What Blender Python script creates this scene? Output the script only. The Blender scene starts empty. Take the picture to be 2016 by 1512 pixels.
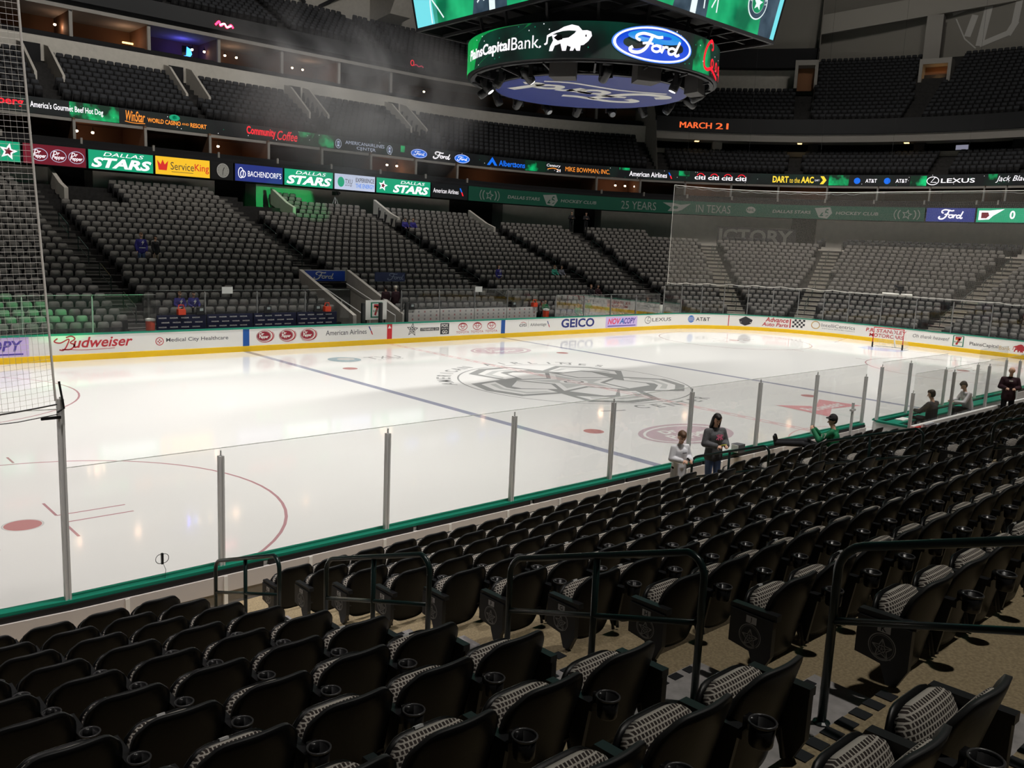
import bpy, math, random
import numpy as np
from mathutils import Vector, Matrix
random.seed(7)
rng = np.random.default_rng(7)
SC = bpy.context.scene
COL = SC.collection
PI = math.pi

# ------------------------------------------------------------------ camera
CAM = np.array([-24.6246, -23.4044, 5.3631])
YAW, PITCH, ROLL, FPX = 0.738796, -0.162655, 0.044949, 1707.3
_f = np.array([math.sin(YAW)*math.cos(PITCH), math.cos(YAW)*math.cos(PITCH), math.sin(PITCH)])
_r = np.cross(_f, [0, 0, 1]); _r /= np.linalg.norm(_r)
_u = np.cross(_r, _f)
RT = math.cos(ROLL)*_r + math.sin(ROLL)*_u
UP = -math.sin(ROLL)*_r + math.cos(ROLL)*_u
cd = bpy.data.cameras.new('camera')
cam = bpy.data.objects.new('camera', cd); COL.objects.link(cam)
cd.sensor_width = 36.0; cd.sensor_fit = 'HORIZONTAL'
cd.lens = FPX/2016*36; cd.clip_start = 0.05; cd.clip_end = 500
cam.matrix_world = Matrix(((RT[0], UP[0], -_f[0], CAM[0]), (RT[1], UP[1], -_f[1], CAM[1]), (RT[2], UP[2], -_f[2], CAM[2]), (0, 0, 0, 1)))
SC.camera = cam

# ------------------------------------------------------------------ world, view, big lights
w = bpy.data.worlds.new('world'); SC.world = w; w.use_nodes = True
w.node_tree.nodes['Background'].inputs[0].default_value = (0.9, 0.92, 1.0, 1)
w.node_tree.nodes['Background'].inputs[1].default_value = 0.016
SC.view_settings.view_transform = 'Standard'
SC.view_settings.look = 'None'
SC.view_settings.gamma = 1.0
SC.view_settings.exposure = 0.0
SC.view_settings.use_curve_mapping = False
try:
    SC.cycles.use_light_tree = True
    SC.cycles.max_bounces = 7
    SC.cycles.transparent_max_bounces = 24
    SC.cycles.volume_bounces = 0
    SC.cycles.volume_step_rate = 4.0
    SC.cycles.volume_max_steps = 64
    SC.cycles.caustics_reflective = False
    SC.cycles.caustics_refractive = False
    SC.cycles.sample_clamp_indirect = 6.0
except Exception:
    pass

def aim(o, target):
    d = Vector(target) - o.location
    o.rotation_euler = d.to_track_quat('-Z', 'Y').to_euler()

def area(name, loc, target, sx, sy, power, color=(1, 1, 1), spread=180):
    l = bpy.data.lights.new(name, 'AREA'); l.shape = 'RECTANGLE'; l.size = sx; l.size_y = sy
    l.energy = power; l.color = color; l.spread = math.radians(spread)
    o = bpy.data.objects.new(name, l); COL.objects.link(o); o.location = loc; aim(o, target)
    return o

def spot(name, loc, target, power, color, angle, blend=0.4, size=0.15):
    l = bpy.data.lights.new(name, 'SPOT'); l.energy = power; l.color = color
    l.spot_size = math.radians(angle); l.spot_blend = blend; l.shadow_soft_size = size
    o = bpy.data.objects.new(name, l); COL.objects.link(o); o.location = loc; aim(o, target)
    return o

def point(name, loc, power, color, size=0.1):
    l = bpy.data.lights.new(name, 'POINT'); l.energy = power; l.color = color; l.shadow_soft_size = size
    o = bpy.data.objects.new(name, l); COL.objects.link(o); o.location = loc
    return o

ICE_W = 900.0
for ix, lx in enumerate((-25, -12.5, 0, 12.5, 25)):
    for ly in (-19, 8):
        area('rink_floodlight', (lx*0.95, ly, 27.5), (lx*1.02, -5 if ly < 0 else 5, 0), 1.6, 0.8, ICE_W*(1.0 if lx > -20 else 0.72), (1.0, 0.965, 0.925) if lx > -20 else (1.0, 0.925, 0.895), 64)
# house lights over the stands, then added fill for the upper walls
for lx, ly in ((-20, 24), (2, 26), (22, 24)):
    area('stands_light', (lx, ly - 6, 30), (lx, ly + 1, 3), 2.0, 2.0, 620, (1.0, 0.93, 0.85), 100)
for lx, ly in ((41, 15), (43, -2)):
    area('stands_light', (lx - 8, ly*0.8, 30), (lx, ly, 3), 2.0, 2.0, 1150, (1.0, 0.92, 0.84), 100)
for lx in (-8, 14):  # added fill lamps, unseen, to brighten the upper side wall
    area('stands_light', (lx, 14, 33), (lx, 43, 17.5), 2.0, 2.0, 900, (1.0, 0.95, 0.88), 90)
for lx, ly, tx, ty in ((34, 6, 66, 20), (32, -4, 68, 4)):  # more added lamps, raising the walls of the upper right end
    area('stands_light', (lx, ly, 33), (tx, ty, 27), 2.0, 2.0, 400, (1.0, 0.95, 0.86), 100)
# house spots over the near stands
for p, t, e in (((-17.0, -24.5, 17), (-19.6, -18.6, 1.5), 1900), ((-6.0, -25.5, 17), (-8.5, -18.5, 1.5), 900)):
    spot('house_spot', p, t, e, (1.0, 0.95, 0.87), 62, 0.8, 0.25)

# ------------------------------------------------------------------ helpers
def lin(c):
    return tuple((x/12.92 if x <= 0.04045 else ((x+0.055)/1.055)**2.4) for x in c)
def rgb(r, g, b):
    return lin((r/255, g/255, b/255))

MATS = {}
def mat(name, color, rough=0.6, spec=0.4, metal=0.0, noise=0.0, nscale=20.0, bump=0.0):
    if name in MATS: return MATS[name]
    m = bpy.data.materials.new(name); m.use_nodes = True
    nt = m.node_tree; b = nt.nodes['Principled BSDF']
    b.inputs['Base Color'].default_value = (*color, 1); b.inputs['Roughness'].default_value = rough
    b.inputs['Specular IOR Level'].default_value = spec; b.inputs['Metallic'].default_value = metal
    if noise or bump:
        tc = nt.nodes.new('ShaderNodeTexCoord'); n = nt.nodes.new('ShaderNodeTexNoise')
        n.inputs['Scale'].default_value = nscale; n.inputs['Detail'].default_value = 6
        nt.links.new(tc.outputs['Object'], n.inputs['Vector'])
        if noise:
            r = nt.nodes.new('ShaderNodeValToRGB')
            r.color_ramp.elements[0].position = 0.3; r.color_ramp.elements[1].position = 0.7
            r.color_ramp.elements[0].color = (*[c*(1-noise) for c in color], 1)
            r.color_ramp.elements[1].color = (*[min(1, c*(1+noise*0.6)) for c in color], 1)
            nt.links.new(n.outputs[0], r.inputs[0]); nt.links.new(r.outputs[0], b.inputs['Base Color'])
        if bump:
            bp = nt.nodes.new('ShaderNodeBump'); bp.inputs['Strength'].default_value = bump; bp.inputs['Distance'].default_value = 0.01
            nt.links.new(n.outputs[0], bp.inputs['Height']); nt.links.new(bp.outputs[0], b.inputs['Normal'])
    MATS[name] = m
    return m

def emis(name, color, strength=1.0):
    if name in MATS: return MATS[name]
    m = bpy.data.materials.new(name); m.use_nodes = True
    b = m.node_tree.nodes['Principled BSDF']
    b.inputs['Base Color'].default_value = (*[c*0.1 for c in color], 1); b.inputs['Roughness'].default_value = 0.5
    b.inputs['Emission Color'].default_value = (*color, 1); b.inputs['Emission Strength'].default_value = strength
    MATS[name] = m
    return m

def screen_noise(name, c0, c1, scale, strength=1.0, lo=0.4, hi=0.7):
    """LED screen content that varies between two colours"""
    if name in MATS: return MATS[name]
    m = bpy.data.materials.new(name); m.use_nodes = True
    nt = m.node_tree; b = nt.nodes['Principled BSDF']; b.inputs['Base Color'].default_value = (0.01, 0.01, 0.01, 1)
    tc = nt.nodes.new('ShaderNodeTexCoord'); n = nt.nodes.new('ShaderNodeTexNoise')
    n.inputs['Scale'].default_value = scale; n.inputs['Detail'].default_value = 3
    r = nt.nodes.new('ShaderNodeValToRGB'); r.color_ramp.elements[0].position = lo; r.color_ramp.elements[1].position = hi
    r.color_ramp.elements[0].color = (*c0, 1); r.color_ramp.elements[1].color = (*c1, 1)
    nt.links.new(tc.outputs['Object'], n.inputs['Vector']); nt.links.new(n.outputs[0], r.inputs[0])
    nt.links.new(r.outputs[0], b.inputs['Emission Color']); b.inputs['Emission Strength'].default_value = strength
    MATS[name] = m
    return m

def glass_mat(name, tint, gloss):
    if name in MATS: return MATS[name]
    m = bpy.data.materials.new(name); m.use_nodes = True
    nt = m.node_tree; nt.nodes.clear()
    out = nt.nodes.new('ShaderNodeOutputMaterial'); tr = nt.nodes.new('ShaderNodeBsdfTransparent')
    tr.inputs[0].default_value = (*tint, 1)
    gl = nt.nodes.new('ShaderNodeBsdfGlossy'); gl.inputs['Roughness'].default_value = 0.02
    gl.inputs[0].default_value = (0.9, 0.9, 0.9, 1)
    df = nt.nodes.new('ShaderNodeBsdfDiffuse'); df.inputs[0].default_value = (0.8, 0.8, 0.8, 1)
    fr = nt.nodes.new('ShaderNodeFresnel'); fr.inputs[0].default_value = 1.35
    mx = nt.nodes.new('ShaderNodeMixShader'); mx2 = nt.nodes.new('ShaderNodeMixShader')
    mu = nt.nodes.new('ShaderNodeMath'); mu.operation = 'MULTIPLY'; mu.inputs[1].default_value = gloss
    nt.links.new(fr.outputs[0], mu.inputs[0]); nt.links.new(mu.outputs[0], mx.inputs[0])
    nt.links.new(tr.outputs[0], mx.inputs[1]); nt.links.new(gl.outputs[0], mx.inputs[2])
    mx2.inputs[0].default_value = 0.006          # scuffs on the pane
    nt.links.new(mx.outputs[0], mx2.inputs[1]); nt.links.new(df.outputs[0], mx2.inputs[2])
    nt.links.new(mx2.outputs[0], out.inputs[0])
    MATS[name] = m
    return m

def empty(name, loc=(0, 0, 0), rz=0.0):
    o = bpy.data.objects.new(name, None); COL.objects.link(o)
    o.empty_display_size = 0.2
    o.location = loc; o.rotation_euler = (0, 0, rz)
    return o

def tag(o, label=None, cat=None, group=None, kind=None):
    if label: o['label'] = label
    if cat: o['category'] = cat
    if group: o['group'] = group
    if kind: o['kind'] = kind
    return o

def copy_tree(o, parent=None):
    c = o.copy(); COL.objects.link(c)
    if parent: c.parent = parent
    for ch in o.children: copy_tree(ch, c)
    return c

class MB:
    """collects polygons with materials; build() links one mesh object"""
    def __init__(self): self.v = []; self.f = []; self.m = []; self.mats = []; self.n = 0
    def mi(self, m):
        if m not in self.mats: self.mats.append(m)
        return self.mats.index(m)
    def add(self, verts, faces, m):
        k = self.mi(m); b = self.n
        self.v.extend([tuple(map(float, p)) for p in verts]); self.n += len(verts)
        for f in faces: self.f.append([b+i for i in f]); self.m.append(k)
        return self
    def box(self, c, s, m, rz=0.0, rot=None):
        x, y, z = s[0]/2, s[1]/2, s[2]/2
        P = [Vector(p) for p in ((-x,-y,-z),(x,-y,-z),(x,y,-z),(-x,y,-z),(-x,-y,z),(x,-y,z),(x,y,z),(-x,y,z))]
        R = rot if rot is not None else Matrix.Rotation(rz, 3, 'Z')
        P = [R @ p + Vector(c) for p in P]
        return self.add(P, [(0,3,2,1),(4,5,6,7),(0,1,5,4),(1,2,6,5),(2,3,7,6),(3,0,4,7)], m)
    def bar(self, a, b, wx, wz, m):
        a = Vector(a); b = Vector(b); d = b-a
        R = d.to_track_quat('Y', 'Z').to_matrix()
        return self.box((a+b)/2, (wx, d.length, wz), m, rot=R)
    def tube(self, pts, r, m, seg=8, cap=True):
        pts = [Vector(p) for p in pts]; rr = r if isinstance(r, (list, tuple)) else [r]*len(pts)
        V = []; F = []
        prev = None
        for i, p in enumerate(pts):
            d = (pts[min(i+1, len(pts)-1)] - pts[max(i-1, 0)])
            if d.length < 1e-9: d = Vector((0, 0, 1))
            d.normalize()
            if prev is None:
                a = d.orthogonal().normalized()
            else:
                a = (prev - d*prev.dot(d))
                a = a.normalized() if a.length > 1e-6 else d.orthogonal().normalized()
            prev = a; b = d.cross(a)
            for k in range(seg):
                t = 2*PI*k/seg; V.append(p + (a*math.cos(t)+b*math.sin(t))*rr[i])
        for i in range(len(pts)-1):
            for k in range(seg):
                F.append((i*seg+k, i*seg+(k+1) % seg, (i+1)*seg+(k+1) % seg, (i+1)*seg+k))
        if cap:
            F.append(tuple(range(seg-1, -1, -1))); F.append(tuple((len(pts)-1)*seg+k for k in range(seg)))
        return self.add(V, F, m)
    def lathe(self, prof, m, c=(0, 0, 0), seg=16, closed=True):
        V = []; F = []
        for r, z in prof:
            for k in range(seg):
                t = 2*PI*k/seg; V.append((c[0]+r*math.cos(t), c[1]+r*math.sin(t), c[2]+z))
        for i in range(len(prof)-1):
            for k in range(seg): F.append((i*seg+k, i*seg+(k+1) % seg, (i+1)*seg+(k+1) % seg, (i+1)*seg+k))
        if closed:
            F.append(tuple(range(seg-1, -1, -1))); F.append(tuple((len(prof)-1)*seg+k for k in range(seg)))
        return self.add(V, F, m)
    def ball(self, c, r, m, seg=10, rings=6):
        r = r if isinstance(r, (tuple, list)) else (r, r, r)
        V = [(c[0], c[1], c[2]-r[2])]; F = []
        for i in range(1, rings):
            a = -PI/2 + PI*i/rings
            for k in range(seg):
                t = 2*PI*k/seg
                V.append((c[0]+r[0]*math.cos(a)*math.cos(t), c[1]+r[1]*math.cos(a)*math.sin(t), c[2]+r[2]*math.sin(a)))
        V.append((c[0], c[1], c[2]+r[2]))
        for k in range(seg):
            F.append((0, 1+(k+1) % seg, 1+k)); F.append((len(V)-1, len(V)-1-seg+k, len(V)-1-seg+(k+1) % seg))
        for i in range(rings-2):
            for k in range(seg):
                a = 1+i*seg; F.append((a+k, a+(k+1) % seg, a+seg+(k+1) % seg, a+seg+k))
        return self.add(V, F, m)
    def quad(self, a, b, c, d, m): return self.add([a, b, c, d], [(0, 1, 2, 3)], m)
    def extrude(self, poly, d, m):
        """poly: list of 3D points, d: offset vector"""
        n = len(poly); d = Vector(d)
        P = [Vector(p) for p in poly]; V = P + [p+d for p in P]
        F = [tuple(range(n-1, -1, -1)), tuple(range(n, 2*n))] + [(i, (i+1) % n, n+(i+1) % n, n+i) for i in range(n)]
        return self.add(V, F, m)
    def build(self, name, parent=None, smooth=False, loc=None):
        me = bpy.data.meshes.new(name)
        me.from_pydata(self.v, [], self.f)
        for m in self.mats: me.materials.append(m)
        me.polygons.foreach_set('material_index', self.m)
        if smooth: me.polygons.foreach_set('use_smooth', [True]*len(self.f))
        me.update()
        o = bpy.data.objects.new(name, me); COL.objects.link(o)
        if parent: o.parent = parent
        if loc is not None: o.location = loc
        return o

# ------------------------------------------------------------------ rink outline
RC, XS, YS, BY, BX = 8.534, 21.946, 4.42, 12.954, 30.48
def base(s, o=0.0):
    """point and outward normal on the outline offset by o; s runs clockwise from the middle of the far side, measured on that outline"""
    R_ = RC + o; sg = 1 if s >= 0 else -1; t = abs(s)
    L1 = XS; L2 = L1 + R_*PI/2; L3 = L2 + 2*YS; L4 = L3 + R_*PI/2
    if t <= L1: x, y, nx, ny = t, BY+o, 0, 1
    elif t <= L2:
        a = (t-L1)/R_; nx, ny = math.sin(a), math.cos(a); x, y = XS+R_*nx, YS+R_*ny
    elif t <= L3: x, y, nx, ny = BX+o, YS-(t-L2), 1, 0
    elif t <= L4:
        a = PI/2+(t-L3)/R_; nx, ny = math.sin(a), math.cos(a); x, y = XS+R_*nx, -YS+R_*ny
    else: x, y, nx, ny = XS-(t-L4), -BY-o, 0, -1
    return (sg*x, y), (sg*nx, ny)
def S_of(theta_deg, o=0.0): return XS + (RC+o)*math.radians(theta_deg)
S_END0 = lambda o: XS+(RC+o)*PI/2
def pt(s0, o, z):
    """s0 on the base outline, moved out by o"""
    (x, y), (nx, ny) = base(s0, 0.0)
    return (x+nx*o, y+ny*o, z)
def samples(sa, sb, step=.3):
    step = min(step, .3)
    L2 = XS+RC*PI/2; L3 = L2+2*YS; L4 = L3+RC*PI/2
    ks = {sa, sb}
    for k in (-XS, XS, L2, L3, L4):
        if sa < k < sb: ks.add(k)
    ks = sorted(ks); out = []
    for a, b in zip(ks[:-1], ks[1:]):
        mid = abs((a+b)/2); straight = mid < XS or L2 < mid < L3 or mid > L4
        n = 1 if straight else max(1, int(math.ceil((b-a)/step)))
        for i in range(n): out.append(a+(b-a)*i/n)
    out.append(ks[-1])
    return out
def sweep(mb, prof, sa, sb, m, step=.3, closed=False, caps=False):
    """sweep a profile of (offset, z) along the outline"""
    ss = samples(sa, sb, step); n = len(prof); V = []; F = []
    for s in ss:
        for o, z in prof: V.append(pt(s, o, z))
    k = n if closed else n-1
    for i in range(len(ss)-1):
        for j in range(k):
            F.append((i*n+j, i*n+(j+1) % n, (i+1)*n+(j+1) % n, (i+1)*n+j))
    if caps: F.append(tuple(range(n))); F.append(tuple((len(ss)-1)*n+j for j in range(n-1, -1, -1)))
    mb.add(V, F, m)
def block(mb, o0, o1, z0, z1, sa, sb, m, step=1.2):
    sweep(mb, [(o0, z0), (o1, z0), (o1, z1), (o0, z1)], sa, sb, m, step, closed=True, caps=True)

# ------------------------------------------------------------------ lettering and flat marks
_TXT = {}
def text_geo(s, bold, shear):
    k = (s, bold, shear)
    if k in _TXT: return _TXT[k]
    cu = bpy.data.curves.new('lettering', 'FONT'); cu.body = s; cu.offset = bold; cu.shear = shear; cu.resolution_u = 3
    ob = bpy.data.objects.new('lettering', cu)
    me = ob.to_mesh()
    v = np.array([tuple(x.co[:2]) for x in me.vertices]) if len(me.vertices) else np.zeros((0, 2))
    f = [tuple(p.vertices) for p in me.polygons]
    ob.to_mesh_clear(); bpy.data.objects.remove(ob); bpy.data.curves.remove(cu)
    _TXT[k] = (v, f)
    return _TXT[k]

def smooth_path(P, n=6):
    P = [np.array(p, float) for p in P]; out = []
    Q = [2*P[0]-P[1]] + P + [2*P[-1]-P[-2]]
    for i in range(1, len(Q)-2):
        for t in np.linspace(0, 1, n, endpoint=False):
            a, b, c, d = Q[i-1], Q[i], Q[i+1], Q[i+2]
            out.append(0.5*((2*b)+(-a+c)*t+(2*a-5*b+4*c-d)*t*t+(-a+3*b-3*c+d)*t**3))
    out.append(P[-1])
    return out

class Art:
    """flat marks drawn in (u, v) metres and laid on a surface by a mapping"""
    def __init__(self, mapf, d0=0.004, dl=0.0012): self.mb = MB(); self.map = mapf; self.l = 0; self.d0 = d0; self.dl = dl
    def _p(self, P, F, m):
        d = self.d0+self.l*self.dl
        self.mb.add([self.map(p[0], p[1], d) for p in P], F, m)
    def up(self): self.l += 1; return self
    def poly(self, P, m): self._p(P, [tuple(range(len(P)))], m); return self
    def rect(self, u0, v0, u1, v1, m, step=0.5):
        n = max(1, int(math.ceil((u1-u0)/step))); P = []; F = []
        for i in range(n+1):
            u = u0+(u1-u0)*i/n; P += [(u, v0), (u, v1)]
        for i in range(n): F.append((2*i, 2*i+2, 2*i+3, 2*i+1))
        self._p(P, F, m); return self
    def ell(self, cu, cv, ru, rv, m, n=28):
        P = [(cu, cv)] + [(cu+ru*math.cos(2*PI*k/n), cv+rv*math.sin(2*PI*k/n)) for k in range(n)]
        self._p(P, [(0, 1+k, 1+(k+1) % n) for k in range(n)], m); return self
    def ring(self, cu, cv, ru, rv, w, m, n=36, a0=0.0, a1=2*PI):
        P = []; full = abs(a1-a0-2*PI) < 1e-6; N = n+1
        for k in range(N):
            t = a0+(a1-a0)*k/n
            P += [(cu+ru*math.cos(t), cv+rv*math.sin(t)), (cu+(ru-w)*math.cos(t), cv+(rv-w)*math.sin(t))]
        self._p(P, [(2*k, 2*k+2, 2*k+3, 2*k+1) for k in range(n)], m); return self
    def stroke(self, P, w, m, smooth=True):
        P = smooth_path(P) if smooth and len(P) > 2 else [np.array(p, float) for p in P]
        n = len(P); V = []
        for i in range(n):
            d = P[min(i+1, n-1)]-P[max(i-1, 0)]; L = np.hypot(*d) or 1; nr = np.array([-d[1], d[0]])/L
            ww = w if np.isscalar(w) else w[0]+(w[1]-w[0])*i/max(1, n-1)
            V += [P[i]+nr*ww/2, P[i]-nr*ww/2]
        self._p(V, [(2*i, 2*i+1, 2*i+3, 2*i+2) for i in range(n-1)], m); return self
    def text(self, s, u0, v0, u1, v1, m, bold=0.0, shear=0.0):
        v, f = text_geo(s, bold, shear)
        if len(v) == 0: return self
        lo = v.min(0); hi = v.max(0); q = (v-lo)/(hi-lo)
        self._p([(u0+(u1-u0)*a, v0+(v1-v0)*b) for a, b in q], f, m); return self
    def ctext(self, s, cu, cv, h, m, bold=0.0, shear=0.0, wide=1.0):
        v, f = text_geo(s, bold, shear)
        lo = v.min(0); hi = v.max(0); k = h/(hi[1]-lo[1]); W = (hi[0]-lo[0])*k*wide
        return self.text(s, cu-W/2, cv-h/2, cu+W/2, cv+h/2, m, bold, shear)
    def arc_text(self, s, cu, cv, R, a0, a1, h, m, bold=0.02, inward=False):
        n = len(s)
        for i, ch in enumerate(s):
            if ch == ' ': continue
            a = a0+(a1-a0)*(i+0.5)/n
            v, f = text_geo(ch, bold, 0)
            lo = v.min(0); hi = v.max(0); k = h/(0.72 if (hi[1]-lo[1]) < 0.72 else (hi[1]-lo[1]))
            q = (v-(lo+hi)/2)*k
            er = np.array([math.cos(a), math.sin(a)]); et = np.array([math.sin(a), -math.cos(a)])
            if inward: er, et = -er, -et
            c = np.array([cu, cv])+np.array([math.cos(a), math.sin(a)])*R
            self._p([c+et*x+er*y for x, y in q], f, m)
        return self
    def star(self, cu, cv, r, m, inner=0.42, rot=0.0, sx=1.0):
        P = [(cu, cv)]
        for k in range(10):
            a = PI/2+rot+k*PI/5; rr = r if k % 2 == 0 else r*inner
            P.append((cu+sx*rr*math.cos(a), cv+rr*math.sin(a)))
        self._p(P, [(0, 1+k, 1+(k+1) % 10) for k in range(10)], m); return self
    def build(self, name, parent=None): return self.mb.build(name, parent)

def ford_script(a, u0, v0, u1, v1, m, w=0.075):
    W, H = u1-u0, v1-v0
    T = lambda P: [(u0+W*x, v0+H*y) for x, y in P]
    k = H*w*1.5
    a.stroke(T([(0.20, .62), (.13, .70), (.14, .84), (.25, .94), (.40, .90), (.52, .84), (.62, .88)]), k, m)
    a.stroke(T([(.42, .88), (.37, .62), (.29, .28), (.18, .10), (.06, .10), (.02, .22), (.07, .32)]), k*1.15, m)
    a.stroke(T([(.24, .50), (.34, .55), (.44, .52)]), k*.8, m)
    a.stroke(T([(.50, .48), (.43, .40), (.43, .26), (.50, .20), (.57, .28), (.57, .42), (.50, .48), (.60, .46)]), k*.9, m)
    a.stroke(T([(.64, .50), (.63, .34), (.60, .18)]), k, m)
    a.stroke(T([(.63, .36), (.68, .46), (.74, .46)]), k*.9, m)
    a.stroke(T([(.89, .42), (.82, .46), (.75, .36), (.76, .20), (.83, .20), (.90, .32)]), k*.9, m)
    a.stroke(T([(.99, .80), (.94, .54), (.89, .24), (.93, .16), (.99, .24)]), k, m)

def bison(a, u0, v0, u1, v1, m, mdark):
    W, H = u1-u0, v1-v0
    T = lambda P: [(u0+W*x, v0+H*y) for x, y in P]
    back = [(.0, .30), (.03, .25), (.08, .30), (.09, .55), (.17, .60), (.20, .42), (.14, .20), (.12, .02), (.20, .02), (.24, .22), (.36, .30), (.40, .02), (.48, .02), (.50, .22),
            (.58, .16), (.56, .02), (.63, .02), (.66, .14), (.70, .02), (.77, .02), (.78, .22), (.84, .24), (.93, .38), (1.0, .58), (.98, .74), (.90, .79), (.80, .78), (.72, .94),
            (.58, 1.0), (.42, .92), (.30, .80), (.16, .72), (.06, .62), (.05, .36)]
    # fan in convex pieces is unreliable, so cut the outline into strips
    a.mb.add([a.map(p[0], p[1], a.d0+a.l*a.dl) for p in T(back)], [tuple(range(len(back)))], m)
    a.up(); a.poly(T([(.21, .52), (.29, .64), (.38, .62), (.40, .45), (.30, .40)]), mdark)
    a.up(); a.ell(u0+W*.88, v0+H*.58, W*.015, H*.05, mdark, 8)
# ------------------------------------------------------------------ palette
WHITE = mat('board_white', rgb(244, 242, 238), 0.35, 0.4)
YELLOW = mat('kick_plate_yellow', rgb(240, 196, 20), 0.35, 0.4)
GREEN = mat('cap_rail_green', rgb(28, 138, 112), 0.4, 0.4)
BLUE = mat('board_blue', rgb(25, 85, 165), 0.4)
RED = mat('board_red', rgb(205, 40, 50), 0.4)
P_RED = mat('print_red', rgb(185, 45, 55), 0.5)
P_MAROON = mat('print_maroon', rgb(150, 30, 50), 0.5)
P_GREY = mat('print_grey', rgb(95, 95, 100), 0.5)
P_DARK = mat('print_dark', rgb(45, 45, 50), 0.5)
P_NAVY = mat('print_navy', rgb(38, 50, 120), 0.5)
P_BLUE = mat('print_blue', rgb(50, 110, 190), 0.5)
P_LILAC = mat('print_lilac', rgb(212, 190, 240), 0.5)
P_PURPLE = mat('print_purple', rgb(85, 70, 165), 0.5)
P_PINK = mat('print_pink', rgb(235, 70, 110), 0.5)
P_GREEN = mat('print_green', rgb(30, 120, 90), 0.5)
P_ORANGE = mat('print_orange', rgb(225, 110, 40), 0.5)
P_WHITE = mat('print_white', rgb(240, 238, 232), 0.5)
P_CREAM = mat('print_cream', rgb(200, 170, 110), 0.5)
STEEL = mat('stanchion_aluminium', rgb(222, 222, 220), 0.35, 0.6, 0.0)
BLACKM = mat('black_plastic', (0.012, 0.012, 0.013), 0.45, 0.4)
DKGREY = mat('dark_grey_paint', (0.03, 0.03, 0.032), 0.6)
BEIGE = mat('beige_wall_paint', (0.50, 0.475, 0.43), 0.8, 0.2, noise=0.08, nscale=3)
CONC = mat('concrete_grey', (0.22, 0.21, 0.20), 0.9, 0.2, noise=0.22, nscale=6, bump=0.15)
TAN = mat('tread_tan', (0.46, 0.365, 0.225), 0.85, 0.2, noise=0.28, nscale=55, bump=0.3)
STEPG = mat('step_grey', (0.50, 0.475, 0.47), 0.85, 0.2, noise=0.25, nscale=10, bump=0.2)
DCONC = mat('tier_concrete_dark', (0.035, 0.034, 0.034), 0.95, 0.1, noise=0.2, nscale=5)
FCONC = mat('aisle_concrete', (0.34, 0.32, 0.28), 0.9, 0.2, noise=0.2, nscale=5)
RAIL = mat('handrail_dark_green', (0.008, 0.022, 0.02), 0.28, 0.5)
GLASS = glass_mat('rink_glass', (0.95, 0.95, 0.945), 0.10)
EDGE = mat('glass_edge_grey', rgb(225, 230, 225), 0.3, 0.5)
GLASSF = glass_mat('rink_glass_far', (0.94, 0.945, 0.94), 0.7)
STEELF = mat('stanchion_grey_far', rgb(135, 135, 135), 0.4, 0.5)

# ------------------------------------------------------------------ ice sheet with its painted marks (one mesh)
def ice_mat(name, color):
    m = mat(name, color, 0.085, 0.5)
    b = m.node_tree.nodes['Principled BSDF']; b.inputs['IOR'].default_value = 1.31
    nt = m.node_tree
    if not any(n.type == 'TEX_NOISE' for n in nt.nodes):
        tc = nt.nodes.new('ShaderNodeTexCoord'); n = nt.nodes.new('ShaderNodeTexNoise'); n.inputs['Scale'].default_value = 0.25; n.inputs['Detail'].default_value = 4
        r = nt.nodes.new('ShaderNodeMapRange'); r.inputs[3].default_value = 0.045; r.inputs[4].default_value = 0.085
        nt.links.new(tc.outputs['Object'], n.inputs['Vector']); nt.links.new(n.outputs[0], r.inputs[0]); nt.links.new(r.outputs[0], b.inputs['Roughness'])
    return m
ICE = ice_mat('ice', (0.80, 0.80, 0.78))
I_RED = ice_mat('ice_red', rgb(205, 160, 160)); I_LINE = ice_mat('ice_red_line', rgb(226, 188, 186))
I_CIRC = ice_mat('ice_circle', rgb(184, 142, 146)); I_DOT = ice_mat('ice_dot', rgb(190, 138, 137))
I_BLUE = ice_mat('ice_blue', rgb(156, 159, 175)); I_G1 = ice_mat('ice_grey_dark', rgb(160, 162, 160)); I_G2 = ice_mat('ice_grey_light', rgb(198, 200, 197))
I_MAR = ice_mat('ice_maroon', rgb(200, 180, 186)); I_CREASE = ice_mat('ice_crease', rgb(190, 205, 232)); I_BOW = ice_mat('ice_bowtie', rgb(222, 160, 164)); I_TXU = ice_mat('ice_teal', rgb(150, 172, 180))

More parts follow.
